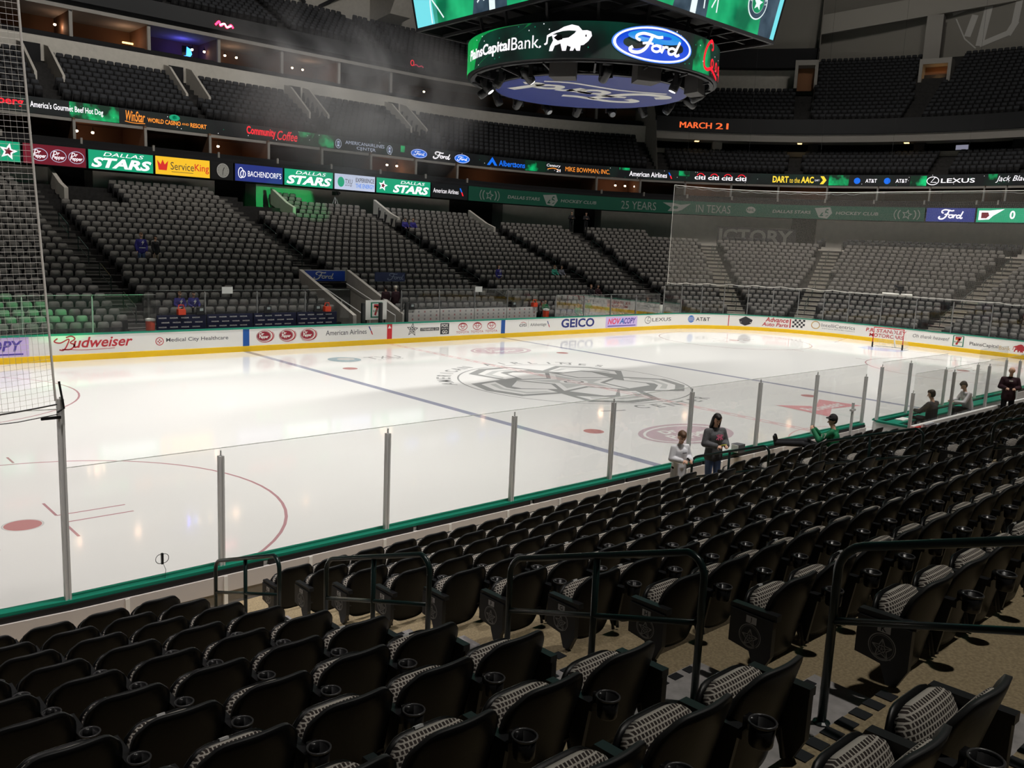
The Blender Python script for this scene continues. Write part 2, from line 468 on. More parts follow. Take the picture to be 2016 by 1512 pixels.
def build_ice():
    a = Art(lambda u, v, d: (u, v, d), 0.0, 0.00015)
    ol = [base(s)[0] for s in samples(-XS-RC*PI/2-YS, XS+RC*PI/2+YS, 0.8)]
    near = []
    for k in range(13):
        t = PI/2+PI/2*k/12; near.append((XS+RC*math.sin(t), -YS+RC*math.cos(t)))
    left = [(-x, y) for x, y in reversed(near)]
    a.poly(list(reversed([(x, y) for x, y in ol] + near + left)), ICE); a.up()
    inside = lambda x: BY-0.01 if abs(x) < XS else YS+math.sqrt(max(0, RC*RC-(abs(x)-XS)**2))-0.01
    # red centre line: two thin stripes with a faint chain between them
    a.rect(-.17, -BY, -.10, BY, I_LINE, 99); a.rect(.10, -BY, .17, BY, I_LINE, 99)
    for k in range(44):
        y = -BY+0.3+k*0.6
        if abs(y) < 12.7: a.poly([(-.05, y), (.05, y), (.05, y+.3), (-.05, y+.3)], I_LINE)
    for x in (-7.62, 7.62): a.rect(x-.15, -BY, x+.15, BY, I_BLUE, 99)
    for x in (-27.13, 27.13):
        h = inside(x); a.rect(x-.025, -h, x+.025, h, I_CIRC, 99)
    for sx in (-1, 1):
        for sy in (-1, 1):
            cx, cy = sx*21.03, sy*6.706
            a.ring(cx, cy, 4.57, 4.57, .06, I_CIRC, 64)
            a.up(); a.ell(cx, cy, .305, .305, I_DOT); a.ring(cx, cy, .34, .34, .025, I_G2, 24)
            for qx in (-1, 1):
                for qy in (-1, 1):
                    x0, y0 = cx+qx*.61, cy+qy*.24
                    a.rect(min(x0, x0+qx*1.22), y0-.025, max(x0, x0+qx*1.22), y0+.025, I_CIRC, 99)
                    a.rect(x0-.025, min(y0, y0+qy*.9), x0+.025, max(y0, y0+qy*.9), I_CIRC, 99)
                for d in (-.86, .86):
                    a.rect(cx+d-.025, cy+qx*4.57 if qx > 0 else cy-4.57-.6, cx+d+.025, cy+4.57+.6 if qx > 0 else cy-4.57, I_CIRC, 99)
            a.up(); a.ell(sx*6.1, sy*6.706, .305, .305, I_DOT)
    # crease and trapezoid at both ends
    for sx in (-1, 1):
        P = [(sx*27.13, -1.22), (sx*27.13, 1.22), (sx*25.8, 1.22)] + [(sx*(27.13-1.83*math.cos(t)), 1.22*math.sin(t)/math.sin(1.0)*1.0) for t in np.linspace(.7, -.7, 9)] + [(sx*25.8, -1.22)]
        a.poly(P if sx < 0 else list(reversed(P)), I_CREASE)
        for sy in (-1, 1):
            a.stroke([(sx*27.13, sy*3.35), (sx*30.45, sy*4.27)], .05, I_CIRC, False)
    # referee crease, near side
    a.ring(0, -BY, 3.05, 3.05, .05, I_LINE, 32, 0, PI)
    a.up()
    # centre logo: ring, five angular letter blocks around a star
    a.ring(0, 0, 4.62, 4.62, .07, I_G1, 72)
    rot = 0.30
    for k in range(5):
        t = PI/2+rot+k*2*PI/5
        R2 = lambda x, y: (x*math.sin(t)+y*math.cos(t), -x*math.cos(t)+y*math.sin(t))
        a.poly([R2(-1.75, 2.15), R2(-1.45, 4.05), R2(0.0, 4.48), R2(1.45, 4.05), R2(1.75, 2.15), R2(1.2, 1.95), R2(.3, 3.0), R2(-.2, 2.95), R2(-.95, 1.8)], I_G1)
        a.up(); a.poly([R2(-1.45, 2.3), R2(-1.2, 3.75), R2(0, 4.1), R2(1.2, 3.75), R2(1.4, 2.9), R2(.2, 3.35), R2(-.2, 3.3), R2(-.8, 2.2)], ICE)
        a.up(); a.poly([R2(-1.1, 2.55), R2(-.85, 3.3), R2(.1, 3.55), R2(1.0, 3.2), R2(1.05, 3.45), R2(0, 3.8), R2(-1.1, 3.5), R2(-1.35, 2.5)], I_G2)
    a.up(); a.star(0, 0, 2.75, I_G1, .45, rot+PI/5); a.up(); a.star(0, 0, 2.3, ICE, .45, rot+PI/5); a.up(); a.star(0, 0, 1.7, I_G2, .45, rot+PI/5)
    a.up(); a.ell(0, 0, .62, .5, ICE); a.up(); a.ring(0, 0, .45, .36, .12, I_G1, 24)
    a.up()
    for x in (-.17, .10): a.rect(x, -4.6, x+.07, 4.6, I_LINE, 99)
    a.arc_text('AMERICAN', 0, 0, 5.15, PI*0.90, PI*0.58, .55, I_G1)
    a.arc_text('AIRLINES', 0, 0, 5.15, PI*0.53, PI*0.15, .55, I_G1)
    a.arc_text('CENTER', 0, 0, 5.15, -PI*0.63, -PI*0.37, .55, I_G1, inward=True)
    a.stroke([(-3.6, -4.7), (-3.0, -4.95), (-2.7, -5.0)], .10, I_G1); a.stroke([(3.3, 4.4), (3.9, 3.9)], .10, I_G1)
    # oval soda marks far and near
    for cx, cy in ((3.75, 8.65), (-3.85, -8.35)):
        a.ell(cx, cy, 1.75, 1.15, I_MAR); a.up(); a.ell(cx-.05, cy, 1.55, .98, ICE); a.up(); a.ell(cx-.1, cy, 1.42, .88, I_MAR); a.up()
        a.ctext('Dr', cx-.35, cy+.42, .42, ICE, .03, .2); a.ctext('Pepper', cx-.05, cy-.2, .62, ICE, .03, .2); a.up()
    # energy company globe and letters
    a.ell(-4.98, 9.0, .72, .72, I_TXU); a.up(); a.ell(-4.85, 9.1, .4, .35, I_G2)
    a.text('TXU', -3.9, 8.55, -2.2, 9.25, I_G1); a.text('energy', -3.7, 8.2, -2.3, 8.4, I_G2)
    # bow tie
    a.poly([(3.0, -7.15), (4.2, -8.05), (5.7, -7.35), (5.95, -8.9), (4.3, -8.6), (2.75, -9.35)][::-1], I_BOW); a.up()
    a.text('Budweiser', 3.1, -8.55, 5.6, -7.95, ICE, .02, .25)
    o = a.build('floor'); tag(o, 'white ice sheet of the hockey rink with painted circles and lines', 'ice rink', kind='structure')
build_ice()

# ------------------------------------------------------------------ boards with their advertisements
SMAX = S_END0(0)+2*YS+RC*PI/2*0.99
def build_boards():
    root = empty('dasher_boards'); tag(root, 'white rink boards with yellow kick plate and printed adverts around the far ice', 'boards', kind='structure')
    m = MB(); sweep(m, [(0, .24), (0, 1.0), (.12, 1.0), (.12, .0)], -30, SMAX, WHITE); m.build('board_panel', root)
    m = MB(); sweep(m, [(.1, 0), (-.012, 0), (-.012, .235), (0.0, .25)], -30, SMAX, YELLOW); m.build('kick_plate', root)
    m = MB(); block(m, -.02, .2, 1.0, 1.06, -30, SMAX, GREEN); m.build('cap_rail', root)
    mp = lambda u, v, d: pt(u, -d, v)
    def ad(): return Art(mp, .004, .0012)
    def oval(a, cu, cv, ru, rv):
        a.ell(cu+.06, cv-.01, ru, rv, P_RED); a.up(); a.ell(cu+.03, cv, ru*.94, rv*.92, P_WHITE); a.up(); a.ell(cu, cv, ru*.86, rv*.84, P_MAROON); a.up()
        a.ring(cu, cv, ru*.80, rv*.78, .012, P_WHITE, 30); a.up()
        a.ctext('Dr', cu-ru*.25, cv+rv*.36, rv*.5, P_WHITE, .03, .2); a.ctext('Pepper', cu, cv-rv*.16, rv*.62, P_WHITE, .03, .2, .85)
        a.ring(cu+.09, cv, ru*1.02, rv*1.0, .02, P_MAROON, 12, -1.1, .7)
    def tail(a, u, v, h):
        a.poly([(u, v+h), (u+h*.18, v+h), (u+h*.42, v+h*.5), (u+h*.28, v+h*.5)], P_NAVY); a.poly([(u+h*.28, v+h*.48), (u+h*.45, v+h*.48), (u+h*.66, v), (u+h*.5, v+.02)], P_RED)
    a = ad(); a.rect(-20.3, .26, -16.3, .99, P_LILAC); a.up(); a.text('NOVA', -19.9, .46, -18.1, .88, P_PINK, .03, .25); a.text('COPY', -18.0, .46, -16.5, .88, P_PURPLE, .03, .25); a.rect(-20, .33, -16.5, .39, P_PURPLE); a.build('advertisement', root)
    a = ad(); a.text('udweiser', -14.75, .50, -12.5, .92, P_RED, .018, .28)
    a.stroke([(-15.3, .90), (-15.42, .78), (-15.2, .72), (-14.9, .86), (-14.98, .60), (-15.1, .44), (-15.25, .45)], .05, P_RED)
    a.stroke([(-15.0, .92), (-14.8, .97), (-14.68, .86), (-14.85, .72), (-14.7, .62), (-14.85, .46), (-15.15, .46)], .05, P_RED); a.stroke([(-15.1, .46), (-14.3, .41), (-13.2, .44)], .02, P_RED); a.build('advertisement', root)
    a = ad(); a.ring(-11.42, .62, .17, .17, .03, P_RED, 24)
    for du, dv in ((0, .06), (0, -.06), (.06, 0), (-.06, 0)): a.ell(-11.42+du, .62+dv, .03, .03, P_RED, 8)
    a.text('Medical City Healthcare', -11.15, .54, -8.45, .75, P_GREY, .008); a.build('advertisement', root)
    a = ad(); a.rect(-7.77, 0.0, -7.47, 1.0, BLUE); a.build('board_stripe', root)
    a = ad()
    for c in (-6.78, -5.68, -4.60): oval(a, c, .66, .42, .29)
    a.build('advertisement', root)
    a = ad(); a.text('American Airlines', -3.62, .56, -1.35, .80, P_GREY, .006); tail(a, -1.25, .5, .42); a.build('advertisement', root)
    a = ad(); a.rect(-.15, 0, .15, 1.0, RED); a.up(); a.poly([(-.1, .78), (.1, .78), (0, .95)], P_WHITE); a.build('board_stripe', root)
    a = ad(); a.star(1.4, .67, .37, P_DARK, .45, -.1); a.up(); a.star(1.4, .67, .29, P_WHITE, .45, -.1); a.up(); a.star(1.4, .67, .2, P_DARK, .5, -.1); a.up(); a.ctext('D', 1.4, .66, .16, P_WHITE, .03)
    a.rect(1.9, .58, 3.12, .74, P_DARK); a.up(); a.text('STREAMING ON', 1.95, .61, 3.07, .71, P_WHITE, .01)
    a.rect(3.2, .36, 3.78, .94, P_DARK); a.up(); a.text('FOX', 3.27, .74, 3.72, .90, P_WHITE, .03); a.text('SPORTS', 3.27, .62, 3.72, .70, P_WHITE, .0); a.text('GO', 3.32, .40, 3.68, .57, P_WHITE, .03); a.build('advertisement', root)
    a = ad()
    for c in (4.72, 5.74, 6.76):
        a.ring(c, .72, .32, .21, .035, P_RED, 28); a.ring(c, .76, .12, .16, .03, P_RED, 20); a.ring(c, .80, .24, .09, .03, P_RED, 20); a.text('TOYOTA', c-.44, .36, c+.44, .48, P_RED, .0)
    a.build('advertisement', root)
    a = ad(); a.rect(7.47, 0, 7.77, 1.0, BLUE); a.build('board_stripe', root)
    a = ad(); a.text('citi', 8.85, .58, 9.4, .78, P_GREY, .01); a.ring(9.15, .72, .22, .13, .025, P_RED, 12, .3, PI-.3); a.rect(9.55, .5, 9.56, .9, P_GREY)
    a.text('AAdvantage', 9.7, .53, 11.0, .76, P_GREY, .0, .15); tail(a, 11.05, .47, .38); a.build('advertisement', root)
    a = ad(); a.text('GEICO', 12.25, .40, 15.15, .94, P_NAVY, .03); a.build('advertisement', root)
    a = ad(); a.rect(16.2, .27, 19.25, .95, P_LILAC); a.up(); a.text('NOV', 16.4, .48, 17.6, .86, P_PINK, .03, .25); a.text('A', 17.5, .48, 17.95, .86, P_BLUE, .03, .25); a.text('COPY', 17.95, .48, 19.1, .86, P_PURPLE, .03, .25); a.rect(16.4, .34, 19.1, .40, P_PURPLE); a.build('advertisement', root)
    a = ad(); a.ring(20.35, .66, .33, .24, .035, P_DARK, 30); a.stroke([(20.45, .86), (20.25, .60), (20.55, .60)], .04, P_DARK, False); a.text('LEXUS', 20.8, .55, 22.75, .78, P_DARK, .0); a.build('advertisement', root)
    a = ad(); a.ell(24.55, .66, .27, .25, P_BLUE); a.up()
    for k in range(4): a.stroke([(24.3, .55+k*.08), (24.55, .53+k*.08), (24.8, .57+k*.08)], .022, P_WHITE)
    a.text('AT&T', 24.95, .53, 26.05, .78, P_DARK, .01); a.build('advertisement', root)
    a = ad(); a.rect(27.40, 0, 27.46, 1.0, P_RED); a.build('board_stripe', root)
    a = ad(); a.poly([(28.15, .72), (28.6, .95), (29.1, .72), (29.0, .45), (28.6, .3), (28.25, .45)], P_DARK); a.up(); a.text('NHL', 28.28, .50, 29.0, .76, P_WHITE, .03, .1); a.build('advertisement', root)
    a = ad(); a.text('Advance', 29.95, .66, 31.5, .98, P_RED, .02, .2); a.text('Auto Parts', 29.75, .36, 31.5, .62, P_RED, .02, .2)
    a.rect(31.58, .34, 31.66, .95, P_RED)
    for i in range(6):
        for j in range(4):
            if (i+j) % 2 == 0: a.rect(31.75+i*.14, .40+j*.14, 31.89+i*.14, .54+j*.14, P_DARK)
    a.build('advertisement', root)
    a = ad(); a.ring(33.3, .68, .30, .27, .06, P_CREAM, 24); a.ring(33.3, .68, .30, .27, .06, P_PURPLE, 10, 0, 1.4); a.ring(33.3, .68, .30, .27, .06, P_RED, 10, 3.3, 4.6)
    a.text('IntelliCentrics', 33.7, .60, 36.0, .84, P_GREY, .0); a.text('Experience SEC3URE healthcare', 33.75, .45, 36.0, .53, P_GREY, .0); a.build('advertisement', root)
    a = ad(); a.text('P.R. STANDLEY', 36.75, .62, 39.4, .86, P_RED, .025, .1); a.text('MOTORCARS', 37.0, .32, 39.25, .55, P_RED, .025, .1); a.build('advertisement', root)
    a = ad(); a.text('Oh thank heaven!', 39.8, .56, 42.0, .78, P_GREY, .0, .25); a.build('advertisement', root)
    a = ad(); a.rect(42.22, .30, 42.86, .95, P_GREEN); a.up(); a.rect(42.28, .34, 42.80, .91, P_WHITE); a.up(); a.text('7', 42.36, .38, 42.74, .88, P_RED, .04); a.rect(42.36, .68, 42.68, .78, P_ORANGE); a.up(); a.text('ELEVEN', 42.31, .52, 42.77, .62, P_GREEN, .02); a.build('advertisement', root)
    a = ad(); a.text('PlainsCapital', 43.2, .40, 44.8, .66, P_DARK, .006); a.text('Bank', 44.85, .40, 45.5, .62, P_CREAM, .0); bison(a, 45.6, .36, 46.4, .84, P_RED, P_WHITE); a.build('advertisement', root)
    # near side, seen from behind
    nb = empty('dasher_boards'); tag(nb, 'near rink boards with wide green ledge, black gap and white back seen from the stands', 'boards', kind='structure')
    RAILG = mat('rail_pale_grey', rgb(214, 207, 203), 0.5)
    GREYW = mat('board_back_grey', rgb(150, 145, 140), 0.6, noise=0.1, nscale=4)
    def nside(x0, x1):
        m = MB(); m.box(((x0+x1)/2, -BY-.06, .5), (x1-x0, .12, 1.0), WHITE); m.build('board_panel', nb)
        m = MB(); L = x1-x0
        m.box(((x0+x1)/2, -BY-.06, 1.045), (L, .17, .04), GREEN); m.box(((x0+x1)/2, -BY-.02, 1.075), (L, .05, .02), GREEN); m.build('cap_rail', nb)
        m = MB()
        k = x0
        while k < x1-.1:
            e = min(k+2.36, x1); m.box(((k+e)/2, -BY-.15, .985), (e-k, .03, .075), BLACKM); k += 2.44
        m.build('gap_strip', nb)
        m = MB(); m.box(((x0+x1)/2, -BY-.17, .84), (L, .05, .22), RAILG); m.build('back_rail', nb)
        m = MB(); m.box(((x0+x1)/2, -BY-.13, .62), (L, .06, .26), GREYW)
        k = x0+.6
        while k < x1: m.box((k, -BY-.18, .745), (.05, .06, .40), WHITE); k += 1.22
        m.build('back_panel', nb)
    nside(-XS-.0, -2.62)
    nside(-1.86, 12)
    # near left corner
    m = MB(); c0, c1 = -XS, -YS
    V = []
    for k in range(9):
        t = PI+PI/2*k/8*0.6
        nx, ny = math.sin(t), math.cos(t)
        V.append((c0+RC*nx, c1+RC*ny, nx, ny))
    def strip(mb, prof, m_):
        n = len(prof); P = []; F = []
        for x, y, nx, ny in V:
            for o, z in prof: P.append((x+nx*o, y+ny*o, z))
        for i in range(len(V)-1):
            for j in range(n): F.append((i*n+j, i*n+(j+1) % n, (i+1)*n+(j+1) % n, (i+1)*n+j))
        mb.add(P, F, m_)
    strip(m, [(0, 0), (.12, 0), (.12, 1.0), (0, 1.0)], WHITE); m.build('board_panel', nb)
    m = MB(); strip(m, [(-.01, 1.025), (.145, 1.025), (.145, 1.065), (-.01, 1.065)], GREEN); m.build('cap_rail', nb)
    m = MB(); strip(m, [(.145, .73), (.195, .73), (.195, .95), (.145, .95)], RAILG); strip(m, [(.10, .5), (.16, .5), (.16, .75), (.10, .75)], GREYW); m.build('back_panel', nb)
    m = MB(); strip(m, [(.135, .945), (.165, .945), (.165, 1.022), (.135, 1.022)], BLACKM); m.build('gap_strip', nb)
build_boards()

# ------------------------------------------------------------------ glass
ORD = ['first', 'second', 'third', 'fourth', 'fifth', 'sixth', 'seventh', 'eighth', 'ninth', 'tenth', 'eleventh', 'twelfth', 'thirteenth', 'fourteenth', 'fifteenth', 'sixteenth', 'seventeenth', 'eighteenth', 'nineteenth', 'twentieth']
ORD += ['twenty-'+o for o in ORD[:9]] + ['thirtieth'] + ['thirty-'+o for o in ORD[:9]]
def pane_box(p0, p1, z0, z1, label, name='safety_glass', mt=None, group=None):
    m = MB(); a = Vector((p0[0], p0[1], 0)); b = Vector((p1[0], p1[1], 0)); d = (b-a)
    m.box(((a.x+b.x)/2, (a.y+b.y)/2, (z0+z1)/2), (d.length-.012, .014, z1-z0), mt or GLASS, rz=math.atan2(d.y, d.x))
    o = tag(m.build(name), label, 'safety glass', group)
    e = MB(); e.box(((a.x+b.x)/2, (a.y+b.y)/2, z1+.003), (d.length-.012, .016, .006), EDGE, rz=math.atan2(d.y, d.x)); e.build('glass_edge', o)
    return o
def post(x, y, z0, z1, label, rz=0, wd=1.0, thin_top=.07, group=None, mt=None):
    mt = mt or STEEL
    t = empty('glass_stanchion', (x, y, z0), rz); tag(t, label, 'post', group)
    m = MB(); h = z1-z0
    for dx in (-.022*wd, .022*wd): m.box((dx, 0, h/2), (.022*wd, .07, h), mt)
    m.box((0, 0, h/2), (.03*wd, .03, h), mt); m.build('post_body', t)
    m = MB(); m.box((0, 0, h+thin_top/2), (.012, .02, thin_top), STEEL); m.build('gasket', t)
    return t
NX = [-25.0, -21.97, -20.13, -17.6, -15.1, -12.63, -10.24, -7.73, -5.25, -2.72]
names_near = ['on the curve left of the net post', 'between the tall net post and the next post', 'in front of the nearer aisle rails', 'right of the nearer aisle', 'third right of the nearer aisle', 'where the near blue line meets the boards', 'left of the woman in the hoodie', 'behind the phone box on the ledge', 'in front of the seated man in green']
GZ = 2.62
for i, (xa, xb) in enumerate(zip(NX[:-1], NX[1:])):
    if i == 0:
        a = math.radians(20); pane_box((-XS-RC*math.sin(a), -YS-RC*math.cos(a)-.09), (xb, -13.05), 1.07, 3.3, 'tall clear glass pane on the curve left of the net post')
    else:
        pane_box((xa, -13.05), (xb, -13.05), 1.07, GZ, 'clear safety glass on the near ledge ' + names_near[i])
for i, x in enumerate(NX[1:]):
    if i == 0: post(x, -13.05, 1.06, 3.42, 'tall grey net post at the left end of the near glass', thin_top=.02)
    else: post(x, -13.05, 1.06, 2.52 if i < 8 else 2.3, 'grey post on the near green ledge, ' + ORD[i-1] + ' right of the net post')
# penalty box: front glass, back glass, wall
PX = [-1.86, -0.1, 2.4, 4.9, 7.4]
for i, (xa, xb) in enumerate(zip(PX[:-1], PX[1:])):
    if i == 2: continue
    pane_box((xa, -13.05), (xb, -13.05), 1.07, 2.63, 'clear front glass of the penalty box, ' + ['left end', 'right of the black jacket man', '', 'behind the standing man'][i])
for i, x in enumerate(PX): post(x, -13.05, 1.06, 2.5 if i < 2 else 2.15, 'grey front post of the penalty box, ' + ORD[i] + ' from its left end')
QX = [-2.3, 0.2, 2.75, 5.3, 7.9]
for i, (xa, xb) in enumerate(zip(QX[:-1], QX[1:])):
    pane_box((xa, -14.12), (xb, -14.12), 1.1, 2.5+.03*i, 'clear back glass of the penalty box, ' + ['nearest its open end', 'behind the man in white', 'beside the standing man', 'at the right edge'][i])
for i, x in enumerate(QX): post(x, -14.12, .6 if i else 0.95, 2.0 if i == 0 else 2.38, 'grey back post of the penalty box, ' + ORD[i] + ' from its open end')
m = MB(); m.box((4.0, -14.18, .82), (12.6, .1, .66), WHITE); tag(m.build('penalty_box_wall'), 'low white wall behind the penalty box', 'wall', kind='structure')
t = empty('scorer_table'); tag(t, 'green edged counter inside the penalty box with papers', 'table')
m = MB(); m.box((2.6, -13.36, 1.0), (8.4, .34, .05), GREEN); m.build('table_top', t)
m = MB(); m.box((2.6, -13.24, .78), (8.4, .05, .42), WHITE); m.build('front_panel', t)
m = MB(); m.box((-1.95, -13.66, .79), (.08, 1.1, .5), WHITE); m.box((-1.95, -13.66, 1.05), (.16, 1.1, .05), GREEN); tag(m.build('penalty_box_end_wall'), 'white end wall with green cap at the open end of the penalty box', 'wall', kind='structure')
# far panes
k = 0
def far_run(s0, s1, n, o, z0, z1, text, top_bow=False):
    global k
    for i in range(n):
        a = s0+(s1-s0)*i/n; b = s0+(s1-s0)*(i+1)/n
        pa = pt(a, o, 0); pb = pt(b, o, 0)
        pane_box(pa, pb, z0, z1, 'clear safety glass ' + text % ORD[i], mt=GLASSF)
        nx, ny = base(a, 0)[1]
        post(pa[0], pa[1], z0, z1-.12, 'grey glass post ' + text % ORD[i], rz=math.atan2(-nx, ny), wd=.7, mt=STEELF)
far_run(-23.9, -11.5, 5, .1, 1.06, 2.55, 'below the far green lit seats, %s from the left')
far_run(11.8, 21.6, 4, .1, 1.06, 2.35, 'before the far seated group, %s past the white bench')
far_run(22.0, XS+RC*PI/2, 8, .1, 1.06, 2.95, 'on the far right corner boards, %s from the left')
far_run(XS+RC*PI/2, XS+RC*PI/2+2*YS, 4, .1, 1.06, 3.0, 'behind the goal, %s from the left')
far_run(XS+RC*PI/2+2*YS, SMAX, 6, .1, 1.06, 3.0, 'on the corner boards right of the goal, %s along')
def bench_glass(x0, x1, n, text):
    for i in range(n):
        a = x0+(x1-x0)*i/n; b = x0+(x1-x0)*(i+1)/n
        pane_box((a, 14.5), (b, 14.5), 1.0, 2.62, 'clear safety glass behind the %s bench, %s from its left' % (text, ORD[i]), mt=GLASSF)
        post(a, 14.5, .3, 2.5, 'grey glass post behind the %s bench, %s from its left' % (text, ORD[i]), wd=.7, mt=STEELF)
bench_glass(-11.3, -1.4, 4, 'navy'); bench_glass(1.75, 11.75, 4, 'white')
for x, z, l in ((-11.5, 2.6, 'left end of the navy bench'), (11.6, 2.4, 'right end of the white bench')):
    m = MB(); m.box((x, 13.78, (z+.9)/2), (.014, 1.4, z-.9), GLASSF); tag(m.build('safety_glass', loc=(0, 0, .45)), 'clear glass side wall closing the ' + l, 'safety glass')
# ------------------------------------------------------------------ the bowl
def T(i): return .50+.2*i if i < 3 else 1.16+.287*(i-3)        # tread height of a far row
def SO(i): return 1.45+.81*i                                    # offset of a far seat
TH = lambda deg: XS+RC*math.radians(deg)
AISLES = [(-21.5, 1.1), (-11.3, 1.1), (0.3, 1.1), (11.0, 1.1), (21.0, 1.1), (TH(17.5), 1.2), (TH(44.3), 1.3), (TH(68), 1.3), (TH(90)+YS+.35, 1.3), (TH(90)+2*YS+RC*math.radians(22), 1.3)]
def lenf(s, o):
    t = abs(s); L2 = XS+RC*PI/2; L3 = L2+2*YS
    return (RC+o)/RC if (XS < t < L2 or t > L3) else 1.0
def near_aisle(s, o, pad=0.33):
    for a, wd in AISLES:
        # distance along the row at this offset
        lo, hi = min(a, s), max(a, s); d = 0.0
        for x0, x1 in ((-99, -XS), (-XS, XS), (XS, XS+RC*PI/2), (XS+RC*PI/2, XS+RC*PI/2+2*YS), (XS+RC*PI/2+2*YS, 99)):
            q0, q1 = max(lo, x0), min(hi, x1)
            if q1 > q0: d += (q1-q0)*lenf((q0+q1)/2, o)
        if d < wd/2+pad: return True
    return False
def nrows(s):
    if s < 6: return 25
    if s < XS: return 23
    if s < TH(32): return 21
    return 19
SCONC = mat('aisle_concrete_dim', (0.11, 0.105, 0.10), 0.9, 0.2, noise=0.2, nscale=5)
SEND = XS+RC*PI/2+2*YS+RC*PI/2*0.5
TUN = (-1.1, 1.7)                                               # tunnel between the benches
def build_tiers():
    m = MB(); fm = MB()
    segs = [(-30, -11.4), (-11.4, TUN[0]), (TUN[0], TUN[1]), (TUN[1], 11.9), (11.9, XS), (XS, TH(32)), (TH(32), SEND)]
    for a, b in segs:
        mid = (a+b)/2; n = {0: 25, 1: 25, 2: 25, 3: 23, 4: 23, 5: 21, 6: 19}[segs.index((a, b))]
        i0 = 0
        if segs.index((a, b)) in (1, 3): i0 = 2
        if segs.index((a, b)) == 2: i0 = 7
        prof = []
        if i0 == 0: prof.append((.35, 0.02)); prof.append((SO(0)-.6, .3))
        else: prof += [(SO(i0)-.6, .3)]
        for i in range(i0, n):
            prof += [(SO(i)-.6, T(i)), (SO(i)+.21, T(i))]
        prof += [(SO(n-1)+.21, T(n-1)+.3), (22.35, T(n-1)+.3)]
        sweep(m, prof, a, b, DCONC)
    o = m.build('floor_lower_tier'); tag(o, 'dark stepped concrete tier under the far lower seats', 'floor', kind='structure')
    # aisle treads with half steps
    k = 0
    for a, wd in AISLES[:-1]:
        m = MB()
        if a > TH(90) or a < TH(90): pass
        for i in range(7 if 0 <= a < 1 else 0, nrows(a)):
            for (o0, o1, z) in ((SO(i)-.6, SO(i)+.21, T(i)+.006), (SO(i)-.09, SO(i)+.21, T(i)+.15)):
                h = wd/2/lenf(a, SO(i)); q = []
                for s, oo in ((a-h, o0), (a+h, o0), (a+h, o1), (a-h, o1)): q.append(pt(s, oo, z))
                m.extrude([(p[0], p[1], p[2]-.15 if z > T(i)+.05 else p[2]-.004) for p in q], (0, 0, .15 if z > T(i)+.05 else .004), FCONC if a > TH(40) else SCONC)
        o = m.build('floor_aisle_steps'); tag(o, 'pale aisle steps climbing between far lower seat sections', 'steps', kind='structure')
        k += 1
    # back wall under the advert fascia with dark doorways
    m = MB(); WALLB = mat('concourse_beige_bright', (0.78, 0.74, 0.67), 0.85, 0.2, noise=.06, nscale=2)  # wall beige brightened in colour for the bounce light missing under the fascia
    doors = [(-9.5, -7.2), (0.6, 3.6), (20.8, 23.2), (TH(22), TH(27)), (TH(60), TH(64))]
    edges = [-30]
    for d0, d1 in doors: edges += [d0, d1]
    edges.append(SEND)
    for a, b in zip(edges[::2], edges[1::2]): sweep(m, [(22.3, 5.0), (22.3, 8.9)], a, b, WALLB)
    for d0, d1 in doors:
        sweep(m, [(24.0, 5.0), (24.0, 8.9)], d0-.3, d1+.3, DCONC)
        for s in (d0, d1): m.quad(pt(s, 22.3, 5), pt(s, 24, 5), pt(s, 24, 8.9), pt(s, 22.3, 8.9), BEIGE)
    tag(m.build('wall_concourse'), 'beige back wall behind the top of the lower seats', 'wall', kind='structure')
    # parapets beside the doorways
    for s, i0, i1, nm in ((-9.9, 21, 25, 0), (4.0, 20, 24, 0), (11.9, 19, 23, 0), (20.4, 18, 22, 0)):
        m = MB()
        p = [pt(s, SO(i0), T(i0)+.1), pt(s, SO(i1), T(i1)), pt(s, SO(i1), T(i1)+1.1), pt(s, SO(i0)+1.0, T(i0)+1.25), pt(s, SO(i0), T(i0)+.95)]
        m.extrude(p, (.22, 0, 0), BEIGE); tag(m.build('wall_parapet'), 'sloped beige parapet beside a doorway at the top of the lower seats', 'wall', kind='structure')
    # tunnel between the benches
    m = MB(); H = 19.9-BY
    m.box(((TUN[0]+TUN[1])/2, (14.4+20)/2, .25), (TUN[1]-TUN[0], 5.6, .1), CONC)
    for x, sd in ((TUN[0]-.1, 0), (TUN[1]+.1, 1)):
        p = [(x-.1, 14.3, .1), (x-.1, 19.9, .1), (x-.1, 19.9, 3.35), (x-.1, 14.3, 1.35)]
        m.extrude(p, (.2, 0, 0), BEIGE)
    m.box(((TUN[0]+TUN[1])/2, 20.0, 3.02), (TUN[1]-TUN[0], .2, .62), BEIGE)
    m.box(((TUN[0]+TUN[1])/2, 20.6, 1.5), (TUN[1]-TUN[0], .1, 2.6), DCONC)
    tag(m.build('wall_tunnel'), 'beige walled player tunnel running up between the benches', 'wall', kind='structure')
build_tiers()

# ------------------------------------------------------------------ suites, fascias, upper levels
SUITE = mat('suite_wall_brown', (0.16, 0.085, 0.05), 0.8); DARKW = mat('dark_wall', (0.022, 0.022, 0.024), 0.9, 0.1)
SOFF = mat('soffit_beige', (0.30, 0.285, 0.265), 0.85, 0.2); BULB = emis('lamp_glow', (1.0, 0.72, 0.45), 14.0)
LEDOFF = mat('led_panel_off', (0.008, 0.009, 0.011), 0.5, 0.3)
SRIB = XS+RC*math.radians(37)                                  # where the side structure ends
def wall(name, label, parts, sa, sb, step=1.5):
    m = MB()
    for prof, mt in parts: sweep(m, prof, sa, sb, mt, step)
    return tag(m.build(name), label, 'wall', kind='structure')
